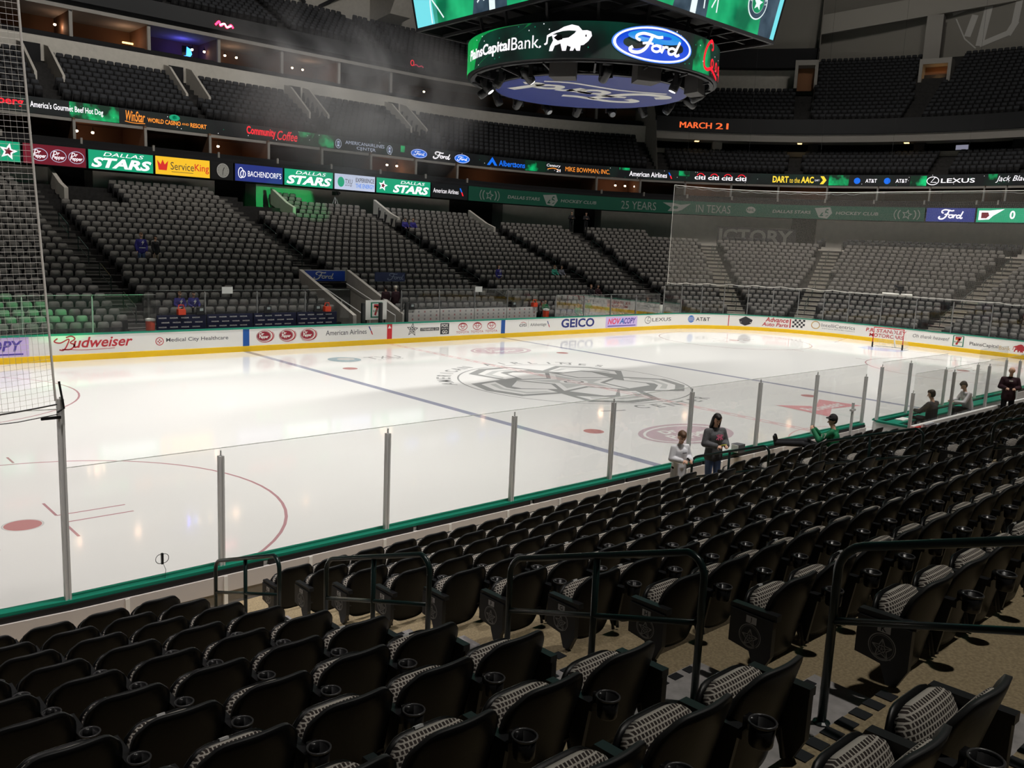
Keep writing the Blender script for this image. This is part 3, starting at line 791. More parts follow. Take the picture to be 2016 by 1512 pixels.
# lower suites all round
wall('wall_suite_back', 'brown back wall of the lower suites between the two advert bands', [([(26.5, 9.5), (26.5, 11.7)], SUITE), ([(20.5, 9.62), (26.5, 9.62)], DARKW), ([(22.7, 11.64), (26.5, 11.64)], SUITE)], -30, SEND)
wall('wall_suite_soffit', 'dark soffit under the lower advert band', [([(20.45, 8.55), (22.4, 8.55)], DARKW)], -30, SEND)
wall('wall_suite_front', 'dark suite front rail above the lower advert band', [([(20.75, 9.6), (20.75, 9.98)], DARKW), ([(21.9, 9.6), (21.9, 10.32), (22.15, 10.32), (22.15, 9.6)], DARKW)], -30, SEND)
wall('wall_suite_header', 'beige header under the upper advert band', [([(22.72, 11.42), (22.6, 11.42), (22.6, 11.6), (22.75, 11.6)], SOFF)], -30, SEND)
s = -28.0; k = 0
while s < SEND-2:
    m = MB(); p = [pt(s, 22.4, 9.62), pt(s, 26.5, 9.62), pt(s, 26.5, 11.64), pt(s, 22.4, 11.64)]
    m.extrude(p, (.14 if s < XS else .1, 0, 0), SUITE)
    q = pt(s, 22.35, 0); m.box((q[0]+.05, q[1], 10.55), (.16, .12, 1.9), SOFF)
    q = pt(s, 21.0, 0); m.box((q[0]+.05, q[1], 10.0), (.12, .12, .7), SOFF)
    tag(m.build('wall_suite_partition'), 'brown partition with pale post between lower suites', 'wall', kind='structure')
    s += 4.25/lenf(s+.01, 22.4); k += 1
# lower deck of club seats (all round) and the wall above it on the side
def CT(i): return 12.55+.42*i
def CO(i): return 23.55+.74*i
mm = MB()
prof = [(22.75, 12.6)]
for i in range(8): prof += [(CO(i)-.4, CT(i)), (CO(i)+.34, CT(i))]
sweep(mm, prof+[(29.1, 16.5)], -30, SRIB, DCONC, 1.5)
prof = [(22.75, 12.6)]
for i in range(5): prof += [(CO(i)-.4, CT(i)), (CO(i)+.34, CT(i))]
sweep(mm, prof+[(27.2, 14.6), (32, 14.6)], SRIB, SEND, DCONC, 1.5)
tag(mm.build('floor_club_tier'), 'dark stepped tier under the club seats above the upper advert band', 'floor', kind='structure')
wall('wall_upper_suites', 'long beige wall band under the upper suites on the far side', [([(29.0, 15.7), (29.0, 17.28), (29.35, 17.28)], BEIGE)], -30, SRIB)
wall('wall_upper_suite_back', 'brown back wall of the upper suites', [([(29.3, 17.25), (34, 17.25)], DARKW), ([(34, 17.2), (34, 19.6)], SUITE), ([(34, 19.5), (30.2, 19.5)], SOFF)], -30, SRIB)
wall('wall_upper_suite_rail', 'dark seat row fronts along the upper suites', [([(30.0, 17.25), (30.0, 17.75), (30.3, 17.75), (30.3, 17.25)], DARKW), ([(31.0, 17.25), (31.0, 17.98), (31.3, 17.98), (31.3, 17.25)], DARKW)], -30, SRIB)
wall('wall_upper_fascia', 'dark fascia above the upper suites with a pale lower edge', [([(30.2, 19.5), (30.0, 19.5), (30.0, 19.75)], SOFF), ([(30.0, 19.75), (29.6, 20.0), (29.6, 21.1), (30.1, 21.1)], LEDOFF)], -30, SRIB)
s = -28.5
while s < SRIB-.5:
    m = MB(); p = [pt(s, 30.3, 17.25), pt(s, 34, 17.25), pt(s, 34, 19.5), pt(s, 30.3, 19.5)]
    m.extrude(p, (.14, 0, 0), SUITE); q = pt(s, 30.3, 0); m.box((q[0]+.06, q[1], 18.35), (.22, .2, 2.3), SOFF)
    tag(m.build('wall_upper_suite_partition'), 'brown partition with pale post between upper suites', 'wall', kind='structure')
    s += 5.2/lenf(s+.01, 30)
# doorways with sloped parapets in the club seats
g0 = -28.4+9.4*2
while g0 < SRIB-2:
    f_ = lenf(g0+.01, 26)
    m = MB(); p = [pt(g0+.35/f_, 28.95, CT(7)-.2), pt(g0+1.4/f_, 28.95, CT(7)-.2), pt(g0+1.4/f_, 28.95, 16.75), pt(g0+.35/f_, 28.95, 16.75)]
    m.extrude(p, (0, -.05, 0), DARKW); tag(m.build('wall_club_doorway'), 'dark doorway under the long beige band behind the club seats', 'wall', kind='structure')
    for ds in (.02, 1.62):
        s_ = g0+ds/f_; m = MB()
        p = [pt(s_, CO(2), CT(2)), pt(s_, 29.0, CT(7)), pt(s_, 29.0, 16.75), pt(s_, CO(6), 16.5), pt(s_, CO(2), CT(2)+1.0)]
        m.extrude(p, (.16, 0, 0), BEIGE); tag(m.build('wall_club_parapet'), 'sloped beige parapet beside a club seat doorway', 'wall', kind='structure')
    g0 += 9.4
# upper tiers
def UT(i): return 21.1+.42*i
def UO(i): return 30.5+.78*i
mm = MB(); prof = []
for i in range(9): prof += [(UO(i)-.4, UT(i)), (UO(i)+.38, UT(i))]
sweep(mm, prof+[(38, 25.2)], -30, SRIB, DCONC, 2); tag(mm.build('floor_upper_side_tier'), 'dark stepped tier of the upper side level', 'floor', kind='structure')
def ET(i): return 17.5+.47*i
def EO(i): return 25.7+.80*i
mm = MB(); prof = [(25.2, 17.4)]
for i in range(18): prof += [(EO(i)-.4, ET(i)), (EO(i)+.40, ET(i))]
sweep(mm, prof+[(41, 26.0)], TH(61), SEND, DCONC, 1.5)
prof = [(25.2, 17.4)]
for i in range(8): prof += [(EO(i)-.4, ET(i)), (EO(i)+.40, ET(i))]
sweep(mm, prof+[(36.2, 21.8)], SRIB, TH(61), DCONC, 1.5)
tag(mm.build('floor_upper_end_tier'), 'dark stepped tier of the upper end level', 'floor', kind='structure')
wall('wall_upper_side_top', 'beige wall under the roof above the upper side seats', [([(38, 25.0), (38, 28.2)], BEIGE), ([(37.6, 28.1), (37.6, 28.7)], SOFF)], -30, SRIB, 2)
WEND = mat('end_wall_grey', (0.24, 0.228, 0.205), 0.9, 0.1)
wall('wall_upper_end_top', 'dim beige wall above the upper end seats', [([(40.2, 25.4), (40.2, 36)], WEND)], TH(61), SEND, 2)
wall('wall_corner_recess', 'pale recess wall in the upper corner beside the stairs', [([(36.2, 21.6), (36.2, 24.3)], BEIGE), ([(36.2, 24.3), (34.4, 24.3)], DARKW), ([(34.4, 24.2), (34.4, 26.1), (36, 26.1)], DARKW), ([(37, 26.1), (37, 36)], WEND)], TH(37), TH(61.3), 1.5)
m = MB()
for th in (61.2, 36.9):
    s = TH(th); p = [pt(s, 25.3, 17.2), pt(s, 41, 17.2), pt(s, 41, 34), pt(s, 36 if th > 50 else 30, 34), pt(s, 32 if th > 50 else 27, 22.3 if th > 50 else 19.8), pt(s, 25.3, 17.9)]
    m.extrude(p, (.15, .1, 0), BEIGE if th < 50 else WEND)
s = TH(36.9); p = [pt(s, 23.2, 12.6), pt(s, 34, 12.6), pt(s, 34, 17.3), pt(s, 24.9, 17.3)]; m.extrude(p, (.15, .1, 0), BEIGE)
tag(m.build('wall_corner_end'), 'pale end wall where the side level meets the end level', 'wall', kind='structure')
# end balcony: dark fascia, pale beam, dark recess behind the club seats
wall('wall_end_fascia', 'dark display fascia of the upper end level', [([(25.2, 16.45), (24.9, 16.45), (24.9, 17.75), (25.3, 17.75)], LEDOFF)], SRIB, SEND)
wall('wall_end_beam', 'pale beam under the dark end fascia', [([(27.5, 15.75), (25.3, 15.75), (25.1, 16.42)], SOFF), ([(27.5, 15.75), (33, 15.75)], DARKW)], SRIB, SEND)
wall('wall_end_recess', 'dark recess wall behind the end club seats', [([(30.5, 14.5), (30.5, 15.8)], DARKW), ([(27.2, 14.6), (27.2, 15.05)], SOFF)], SRIB, SEND)
for th in (47.5, 62, 77, 90):
    s = TH(th); q = pt(s, 27.0, 0); m = MB(); m.box((q[0], q[1], 15.2), (.9, .9, 1.2), SOFF if th < 50 else DARKW, rz=-math.radians(th)); tag(m.build('wall_end_pier'), 'square pier behind the end club seats', 'wall', kind='structure')
for th in (44.0, 60.0, 75.5):
    s = TH(th); q = pt(s, 25.7, 15.72); t = empty('ceiling_light', q); tag(t, 'small amber soffit lamp under the dark end fascia, ' + {44.0: 'below the red date lettering', 60.0: 'above the yellow transit advert', 75.5: 'right of the middle of the end'}[th], 'lamp')
    m = MB(); m.box((0, 0, .0), (.5, .5, .08), SOFF, rz=-math.radians(th)); m.build('lamp_frame', t)
    m = MB(); m.box((0, 0, -.07), (.38, .38, .06), emis('amber_lamp', (1.0, .62, .2), 4.0), rz=-math.radians(th)); m.build('lamp_lens', t)
# ceiling, roof edge, beams
m = MB(); m.quad((-70, -70, 36), (-70, 90, 36), (110, 90, 36), (110, -70, 36), mat('ceiling_dark', (0.05, 0.048, 0.045), 0.9, 0.1)); tag(m.build('ceiling'), 'dark arena ceiling', 'ceiling', kind='structure')
ROOF = mat('roof_dark', (0.016, 0.02, 0.018), 0.9, 0.1)
m = MB(); m.extrude([(-30, 50.6, 28.7), (60, 50.6, 28.7), (60, 34, 31.5), (-30, 34, 31.5)], (0, 0, .5), ROOF); tag(m.build('ceiling_roof_slope'), 'dark sloping roof panel over the far upper seats', 'ceiling', kind='structure')
for x in (9.2, 22.7, 36):
    m = MB(); m.extrude([(x, 50.9, 25.2), (x, 47.5, 25.6), (x, 45.6, 28.5), (x, 47.2, 29.6), (x, 50.9, 29.6)], (2.3, 0, 0), BEIGE); tag(m.build('wall_roof_pier'), 'beige roof pier rising above the upper side seats', 'wall', kind='structure')
    for dx in (-5.5, 6.5):
        m = MB(); m.bar((x+dx, 50.7, 25.6), (x+1.1+dx*.35, 49.0, 28.6), .25, .25, DARKW); tag(m.build('wall_roof_brace'), 'dark diagonal brace beside a roof pier', 'wall', kind='structure')
m = MB(); m.bar((60.3, 30.6, 28.4), (71.5, 8.0, 31.8), .5, 1.9, mat('beam_grey', (0.33, 0.315, 0.285), .9)); tag(m.build('ceiling_beam'), 'pale sloping roof beam over the right end', 'ceiling', kind='structure')
q = pt(TH(74.6), 38, 0); m = MB(); m.box((q[0], q[1], 26.6), (1.5, 1.5, 5.4), SOFF, rz=-math.radians(74)); tag(m.build('wall_end_pillar'), 'square pale pillar above the portal in the right end seats', 'wall', kind='structure')
def portal(th, o, z, wd, h, lit):
    q = pt(TH(th), o, 0); rz = -math.radians(th); m = MB(); R = Matrix.Rotation(rz, 3, 'Z')
    L = lambda x, y, zz: tuple(Vector((q[0], q[1], 0))+R @ Vector((x, y, zz)))
    for x in (-wd/2-.15, wd/2+.15): m.box(L(x, 0, z+h/2), (.3, 2.2, h), SOFF, rot=R)
    m.box(L(0, 0, z+h+.25), (wd+.6, 2.2, .5), SOFF, rot=R)
    m.box(L(0, .6, z+h/2), (wd, .1, h), mat('portal_brown', (.20, .09, .04), .8), rot=R)
    tag(m.build('wall_portal'), 'concrete framed portal with brown interior in the upper end seats', 'wall', kind='structure')
    if lit: point('portal_light', L(.2, -.2, z+.9), 14, (1, .55, .2))
portal(59.9, 33.2, 21.8, 1.6, 2.2, False); portal(76.0, 34.6, 21.9, 2.2, 2.0, True)
# pale emblem on the end wall
a = Art(lambda u, v, d: pt(u, 40.2-d, v), .05, .01)
EMB = mat('emblem_pale', (0.50, 0.49, 0.47), 0.9)
s0 = TH(81.8)
EK = 5.7
def est(P, w_): a.stroke([(s0+x/EK, z) for x, z in P], w_, EMB, False)
def ebar(x0, z0, x1, z1, w_):
    d = np.array([x1-x0, z1-z0]); d = d/np.hypot(*d); n_ = np.array([-d[1], d[0]])*w_/2
    a.poly([((s0+(x0+n_[0])/EK), z0+n_[1]), ((s0+(x0-n_[0])/EK), z0-n_[1]), ((s0+(x1-n_[0])/EK), z1-n_[1]), ((s0+(x1+n_[0])/EK), z1+n_[1])], EMB)
for q in ((-1.6, 31.6, -2.2, 26.6, .7), (-2.2, 26.7, .3, 27.6, .5), (.2, 27.4, .8, 28.6, .6), (.7, 28.4, .9, 31.0, .6), (-1.7, 31.4, 1.6, 32.2, .7), (-5.0, 30.0, -2.2, 30.9, .6), (-2.9, 29.6, -3.4, 27.6, .6), (1.4, 31.6, 2.8, 29.2, .7), (-4.6, 29.4, -3.6, 27.4, .12), (-3.6, 27.4, -2.5, 26.4, .12)): ebar(*q)
o = a.build('wall_emblem'); tag(o, 'large pale angular emblem on the dim right end wall', 'emblem')

# ------------------------------------------------------------------ far seats (past the 300 nearest, one object)
SEATG = mat('seat_cushion_grey', (0.165, 0.158, 0.148), 0.75, 0.3, noise=0.12, nscale=2)
SEATD = mat('seat_cushion_dark', (0.035, 0.037, 0.042), 0.8, 0.2)
SEATB = mat('seat_shell_black', (0.010, 0.010, 0.011), 0.7, 0.2)
def seat_template():
    out = [(-.215, .50), (-.224, .55), (-.224, .73), (-.20, .81), (-.14, .845), (.14, .845), (.20, .81), (.224, .73), (.224, .55), (.215, .50)]
    V = [(0, -.025, .63)]; F = []; M = []
    for x, z in out: V.append((x, .0 if abs(x) < .16 else -.015, z))
    for x, z in out: V.append((x*1.04, .07, z*1.012))
    for k in range(10): F.append((0, 1+k, 1+(k+1) % 10)); M.append(0)
    for k in range(10): F.append((1+k, 11+k, 11+(k+1) % 10, 1+(k+1) % 10)); M.append(1)
    F.append(tuple(range(20, 10, -1))); M.append(1)
    b = len(V)
    for x, y, z in ((-.2, -.10, .12), (.2, -.10, .12), (.2, -.02, .12), (-.2, -.02, .12), (-.21, -.13, .605), (.21, -.13, .605), (.21, -.04, .605), (-.21, -.04, .605)): V.append((x, y, z))
    for f in ((0, 3, 2, 1), (4, 5, 6, 7), (0, 1, 5, 4), (1, 2, 6, 5), (3, 0, 4, 7)): F.append(tuple(b+i for i in f)); M.append(1)
    b = len(V)
    for x, y, z in ((-.285, -.30, .58), (-.245, -.30, .58), (-.245, .02, .60), (-.285, .02, .60), (-.28, -.05, .0), (-.25, -.05, .0), (-.25, .03, .0), (-.28, .03, .0)): V.append((x, y, z))
    for f in ((0, 1, 2, 3), (0, 4, 5, 1), (1, 5, 6, 2), (3, 7, 4, 0)): F.append(tuple(b+i for i in f)); M.append(1)
    return np.array(V), F, M
def far_seats():
    tv, tf, tm = seat_template()
    places = []                                                 # x, y, z, angle, kind
    def row(sa, sb, o, z, kind, pitch=.53, aisles=True, skip=None):
        s = sa
        while s < sb:
            f = lenf(s, o)
            if not (aisles and near_aisle(s, o, .27)) and not (skip and skip(s)):
                (x, y, zz) = pt(s, o, z); nx, ny = base(s, 0)[1]
                places.append((x, y, z, math.atan2(-nx, ny), kind))
            s += pitch/f
    for i in range(25):
        z = T(i)
        lo = i < 2
        row(-28, SEND, SO(i), z, 0, skip=lambda s: i >= nrows(s) or (lo and -11.6 < s < 12.1) or (i < 8 and TUN[0]-.4 < s < TUN[1]+.4)
            or (i >= 20 and any(d0-.8 < s < d1+.6 for d0, d1 in ((-9.8, -7.2), (.4, 3.8)))) or (i >= 22 and -30 < s < -10 and False))
    for q in range(2):                                           # loose dark rows on the end platform
        row(TH(48), SEND, SO(20)+.9*q, T(18)+.3+.22*q, 1, skip=lambda s: TH(57) < s < TH(65))
    for i in range(8): row(-28, SRIB-.3, CO(i), CT(i), 1, aisles=False, skip=lambda s: (s+28.4) % 9.4 < (1.7 if i > 2 else 1.0))
    for i in range(5): row(SRIB+.4, SEND, CO(i), CT(i), 1, aisles=False, skip=lambda s: (s-SRIB) % 3.2 < .35)
    for i in range(9): row(-6, SRIB-.3, UO(i), UT(i), 1, .56, aisles=False, skip=lambda s: (s+28) % 9.4 < 1.0)
    for i in range(17):
        row(SRIB+.3, SEND, EO(i), ET(i), 1, .55, aisles=False, skip=lambda s: (i >= 8 and s < TH(61.5)) or any(abs(s-TH(a)) < .22 for a in (59.9, 76.0, 92)) or (i >= 9 and abs(s-TH(76)) < .34))
    n = len(places); P = np.array([p[:4] for p in places]); kd = np.array([p[4] for p in places])
    nv = len(tv); ca, sa_ = np.cos(P[:, 3]), np.sin(P[:, 3])
    jit = rng.normal(0, .012, (n, 1))
    X = P[:, 0:1]+ca[:, None]*tv[None, :, 0]-sa_[:, None]*(tv[None, :, 1]+jit)
    Y = P[:, 1:2]+sa_[:, None]*tv[None, :, 0]+ca[:, None]*(tv[None, :, 1]+jit)
    Z = P[:, 2:3]+np.broadcast_to(tv[None, :, 2], X.shape)
    verts = np.stack([X, Y, Z], -1).reshape(-1, 3)
    lt = np.array([len(f) for f in tf]); li = np.concatenate([np.array(f) for f in tf])
    allv = (li[None, :]+(np.arange(n)*nv)[:, None]).ravel()
    tot = np.tile(lt, n); start = np.concatenate([[0], np.cumsum(tot)[:-1]])
    mi = np.tile(np.array(tm), n).reshape(n, -1)
    mi = np.where((mi == 0) & (kd[:, None] == 1), 2, mi).ravel()
    return verts, allv, start, tot, mi, n
def link_big(name, verts, loops, start, tot, mi, mats):
    me = bpy.data.meshes.new(name)
    me.vertices.add(len(verts)); me.vertices.foreach_set('co', verts.astype(np.float32).ravel())
    me.loops.add(len(loops)); me.loops.foreach_set('vertex_index', loops.astype(np.int32))
    me.polygons.add(len(tot)); me.polygons.foreach_set('loop_start', start.astype(np.int32)); me.polygons.foreach_set('loop_total', tot.astype(np.int32))
    for m in mats: me.materials.append(m)
    me.polygons.foreach_set('material_index', mi.astype(np.int32)); me.update(calc_edges=True); me.validate()
    o = bpy.data.objects.new(name, me); COL.objects.link(o); return o
FAR = far_seats()
print('far seats', FAR[-1])
# ------------------------------------------------------------------ near stands
def F(i): return .55+.25*i
def YA(i): return -14.05-.81*i
ROWS = 'ABCDEFGHJKLMN'
AX1 = (-21.13, -20.02); AX2 = (-11.65, -10.60); X3 = 1.2
def near_tiers():
    m = MB()
    def run(x0, x1, i0):
        pts = [(-13.14 if i0 == 0 else YA(i0)+.62, -.2), (-13.14 if i0 == 0 else YA(i0)+.62, F(i0))]
        for i in range(i0, 13):
            pts += [(YA(i)-.22, F(i)), (YA(i)-.22, F(i+1))]
        pts += [(-27, F(13)), (-27, -.2)]
        m.extrude([(x0, y, z) for y, z in pts], (x1-x0, 0, 0), TAN)
    run(-34, -5.2, 0); run(-5.2, 30, 2)
    m.box((12.4, -14.2, .2), (35.2, 2.6, .7), CONC)
    tag(m.build('floor_near_tier'), 'worn tan stepped floor under the near seats', 'floor', kind='structure')
    TAPE = mat('step_tape', (0.02, 0.022, 0.026), 0.7)
    for ai, (x0, x1) in enumerate((AX1, AX2)):
        s = MB(); tp = MB()
        for i in range(0, 12):
            y1 = YA(i)-.22; z = F(i)+.125
            s.box(((x0+x1)/2, y1+.22, F(i)+.0625+.002), (x1-x0-.02, .44, .125), STEPG)
            for k in range(7):
                x = x0+.08+k*(x1-x0-.16)/6.5
                tp.box((x, y1-.045, F(i+1)+.003), (.085, .09, .006), TAPE, rz=0)
                tp.box((x, y1+.40, z+.004), (.085, .06, .006), TAPE)
        tag(s.build('floor_aisle_steps'), 'grey half steps of the %s aisle with black tape dashes' % ('nearer' if ai == 0 else 'farther'), 'steps', kind='structure')
        tag(tp.build('floor_step_tape'), 'black dashed tape along the step edges of the %s aisle' % ('nearer' if ai == 0 else 'farther'), 'tape', kind='structure')
near_tiers()

def fabric():
    m = bpy.data.materials.new('seat_fabric'); m.use_nodes = True; nt = m.node_tree; b = nt.nodes['Principled BSDF']
    tc = nt.nodes.new('ShaderNodeTexCoord'); mp = nt.nodes.new('ShaderNodeMapping'); br = nt.nodes.new('ShaderNodeTexBrick')
    mp.inputs['Scale'].default_value = (12.5, 14.3, 1)
    br.inputs['Color1'].default_value = (.045, .037, .034, 1); br.inputs['Color2'].default_value = (.075, .06, .055, 1); br.inputs['Mortar'].default_value = (.60, .56, .50, 1)
    br.inputs['Scale'].default_value = 1; br.inputs['Mortar Size'].default_value = .048; br.inputs['Brick Width'].default_value = .25; br.inputs['Row Height'].default_value = .3; br.inputs['Mortar Smooth'].default_value = .25
    nt.links.new(tc.outputs['Object'], mp.inputs[0]); nt.links.new(mp.outputs[0], br.inputs[0]); nt.links.new(br.outputs[0], b.inputs['Base Color'])
    bp = nt.nodes.new('ShaderNodeBump'); bp.inputs['Strength'].default_value = .4; bp.inputs['Distance'].default_value = .003
    nt.links.new(br.outputs['Fac'], bp.inputs['Height']); nt.links.new(bp.outputs[0], b.inputs['Normal'])
    b.inputs['Roughness'].default_value = .9; b.inputs['Specular IOR Level'].default_value = .15
    return m
FAB = fabric()
SHELL = mat('seat_shell_near', (0.0055, 0.0058, 0.0062), 0.38, 0.28, noise=.15, nscale=60, bump=.05)
RIMS = mat('seat_rim_highlight', (0.034, 0.035, 0.036), 0.55, 0.4)  # shell edge in paler grey, the light from above put into its colour
ARM = mat('armrest_black', (0.018, 0.019, 0.021), 0.42, 0.5)
CUPM = mat('cup_black', (0.016, 0.016, 0.017), 0.3, 0.6)
EMBL = mat('emblem_grey', (0.42, 0.42, 0.41), 0.5)
RIM = mat('cup_rim_highlight', (0.07, 0.07, 0.072), 0.3, 0.6)  # cup lip lightened so its colour carries the highlight
PLATE = mat('row_plate_white', (0.7, 0.7, 0.7), 0.5)
def slab(m, W, H, t, bulge, frame, nx=12, ny=12, k=.22, p=5, back=True, bend=0.0, mt=None, rim_mt=None, lip=.35):
    """rounded slab; frame maps (x, y, z) to 3D; top bulges"""
    V = []; Fc = []
    for side in (1, -1):
        for j in range(ny+1):
            for i in range(nx+1):
                a = -1+2*i/nx; b = -1+2*j/ny
                x = W*a*(1-k*abs(b)**p); y = H*b*(1-k*abs(a)**p)
                e = max(abs(a), abs(b)); edge = (1-e**8)
                z = side*(t/2*(lip+(1-lip)*edge)) + (bulge*(1-a*a)*(1-b*b) if side > 0 else 0) + bend*a*a
                V.append(frame(x, y, z))
    n1 = (nx+1)*(ny+1)
    for j in range(ny):
        for i in range(nx):
            q = j*(nx+1)+i
            Fc.append((q, q+1, q+nx+2, q+nx+1)); Fc.append((n1+q, n1+q+nx+1, n1+q+nx+2, n1+q+1))
    rim = [i for i in range(nx+1)] + [j*(nx+1)+nx for j in range(1, ny+1)] + [ny*(nx+1)+i for i in range(nx-1, -1, -1)] + [j*(nx+1) for j in range(ny-1, 0, -1)]
    Rf = []
    for q in range(len(rim)):
        a, b = rim[q], rim[(q+1) % len(rim)]; Rf.append((a, n1+a, n1+b, b))
    if rim_mt is None: m.add(V, Fc+Rf, mt)
    else:
        m.add(V, Fc, mt); k0 = m.n-len(V); r_ = m.mi(rim_mt)
        for f in Rf: m.f.append([k0+i for i in f]); m.m.append(r_)
def make_seat():
    root = empty('arena_seat')
    m = MB()
    yb = lambda z: -.205-.125*max(0, (z-.27)/.55)**1.25
    slab(m, .250, .285, .034, 0, lambda x, y, z: (x, yb(.56+y)+.055*(x/.25)**2+z, .558+y), 14, 14, .19, 5.5, mt=SHELL, rim_mt=RIMS, lip=.72); m.build('backrest', root, True)
    m = MB(); slab(m, .20, .19, .05, .012, lambda x, y, z: (x, z, y), 10, 10, .2, 5, mt=FAB); o = m.build('back_cushion', root, True); o.location = (0, -.235, .60); o.rotation_euler = (math.radians(14), 0, 0)
    # folded seat: cushion faces the backrest
    m = MB(); slab(m, .226, .168, .075, .022, lambda x, y, z: (x, y, z), 12, 12, .2, 5, mt=FAB); o = m.build('seat_cushion', root, True)
    ang = math.radians(68); o.rotation_euler = (ang, 0, 0)
    o.location = (0, -.135, .54)
    m = MB(); slab(m, .232, .176, .03, 0, lambda x, y, z: (x, y, z-.047), 10, 10, .2, 5, mt=SHELL); p = m.build('seat_pan', root, True); p.rotation_euler = (ang, 0, 0); p.location = (0, -.135, .54)
    m = MB(); m.box((-.02, .172, -.045), (.045, .012, .02), PLATE); q = m.build('number_plate', p)
    arm_parts(root, -.2675)
    m = MB(); m.tube([(-.235, -.235, .27), (-.225, -.205, .42), (.225, -.205, .42), (.235, -.235, .27)], .014, ARM, 6); m.build('mounting_bracket', root)
    m = MB(); cx, cy = -.262, -.398
    m.lathe([(.0, .605), (.046, .605), (.049, .61), (.054, .70), (.050, .70), (.045, .615), (.0, .615)], CUPM, (cx, cy, 0), 18, False); m.lathe([(.052, .694), (.059, .70), (.060, .706), (.055, .711), (.050, .706), (.050, .698)], RIM, (cx, cy, 0), 20, False)
    m.box((cx, cy+.055, .68), (.05, .04, .05), CUPM); m.build('cup_holder', root, True)
    return root
def arm_parts(root, x):
    m = MB()
    m.extrude([(x-.027, 0.0, .612), (x-.027, -.01, .635), (x-.027, -.33, .645), (x-.027, -.33, .605), (x-.027, -.02, .60)], (.054, 0, 0), ARM)
    m.extrude([(x-.012, -.05, .60), (x-.012, -.30, .60), (x-.012, -.25, .30), (x-.012, -.20, .30)], (.024, 0, 0), ARM)
    return m.build('armrest', root)
def end_panel(root, side, letter):
    x = side*.2675+side*.02
    m = MB(); m.extrude([(x-.02, -.015, .605), (x-.02, -.315, .605), (x-.02, -.315, .375), (x-.02, -.26, .26), (x-.02, -.205, .26), (x-.02, -.165, .365), (x-.02, -.015, .385)], (.04, 0, 0), ARM)
    pn = m.build('end_panel', root)
    xf = x+side*.0205
    a = Art(lambda u, v, d: (xf+side*d, (-u if side < 0 else u)*1.0, v), .001, .0006)
    # u runs left to right as seen from the aisle; toward the ice is on the left for a right hand section
    c = .165 if side < 0 else -.165
    a.rect(c-.035, .545, c+.038, .592, PLATE); a.up(); a.ctext(letter, c, .568, .034, mat('plate_black', (.02, .02, .02), .6), .02); a.build('row_plate', pn)
    a = Art(lambda u, v, d: (xf+side*d, (-u if side < 0 else u), v), .001, .0006)
    a.ring(c, .463, .078, .078, .006, EMBL, 28); a.ring(c, .463, .066, .066, .002, EMBL, 28)
    for k in range(5):
        t = PI/2+k*2*PI/5; t2 = t+PI/5
        P = [(c+.058*math.cos(t), .45+.058*math.sin(t)), (c+.027*math.cos(t2), .45+.027*math.sin(t2)), (c+.058*math.cos(t+2*PI/5), .45+.058*math.sin(t+2*PI/5))]
        a.stroke(P, .006, EMBL, False); a.stroke([(c, .45), P[0]], .003, EMBL, False)
    a.ring(c, .45, .022, .022, .005, EMBL, 16); a.stroke([(c-.05, .41), (c, .395), (c+.055, .405)], .006, EMBL); a.build('emblem', pn)
    return pn

def near_seats():
    proto = make_seat()
    cup = [c for c in proto.children if c.name.startswith('cup_holder')][0]
    spots = []
    for i in range(13):
        for k in range(14): spots.append((AX1[0]-.54*(k+.5), i, 'L', k))
        for k in range(16): spots.append((AX1[1]+.523*(k+.5), i, 'C', k))
        for k in range(30):
            x = AX2[1]+.53*(k+.5)
            if i < 2 and x > (-4.3 if i == 0 else -5.3): continue
            spots.append((x, i, 'R', k))
    vis = []
    for x, i, sec, k in spots:
        P = np.array([x, YA(i)-.25, F(i)+.6]); d = P-CAM; z = d @ _f
        if z < .3: continue
        u = 1008+FPX*(d @ RT)/z; v = 756-FPX*(d @ UP)/z; mg = 320/z+20
        if -mg < u < 2016+mg and -mg < v < 1512+mg*1.2: vis.append((z, x, i, sec, k))
    vis.sort()
    print('near seats in view', len(vis))
    ind = vis[:300]; rest = vis[300:]
    where = {'L': '%s seat left of the nearer aisle', 'C': '%s seat right of the nearer aisle', 'R': '%s seat right of the farther aisle'}
    first = True; drop = []
    for z, x, i, sec, k in ind:
        o = proto if first else copy_tree(proto)
        first_now = first; first = False
        o.location = (x, YA(i), F(i))
        tag(o, 'black folding seat in row %s, ' % ROWS[i] + where[sec] % ORD[k], 'seat', 'black folding seats of the near stand')
        kids = {c.name.split('.')[0]: c for c in o.children}
        if k == 0:
            side = 1 if sec == 'L' else -1
            if side > 0: ar = arm_parts(o, .2675)
            spots_end.append((o, side, ROWS[i]))
        # small natural differences in how far each seat has folded
        da = math.radians(random.uniform(-5, 5))
        if random.random() < .7:
            for c in list(kids['seat_pan'].children): drop.append(c)
        for nm in ('seat_cushion', 'seat_pan'): kids[nm].rotation_euler = (math.radians(68)+da, 0, 0)
    for c in drop: bpy.data.objects.remove(c)
    for o, side, L in spots_end:
        end_panel(o, side, L)
        if side < 0:
            for c in list(o.children):
                if c.name.startswith('cup_holder'): bpy.data.objects.remove(c)
    return proto, rest
spots_end = []
PROTO, REST = near_seats()
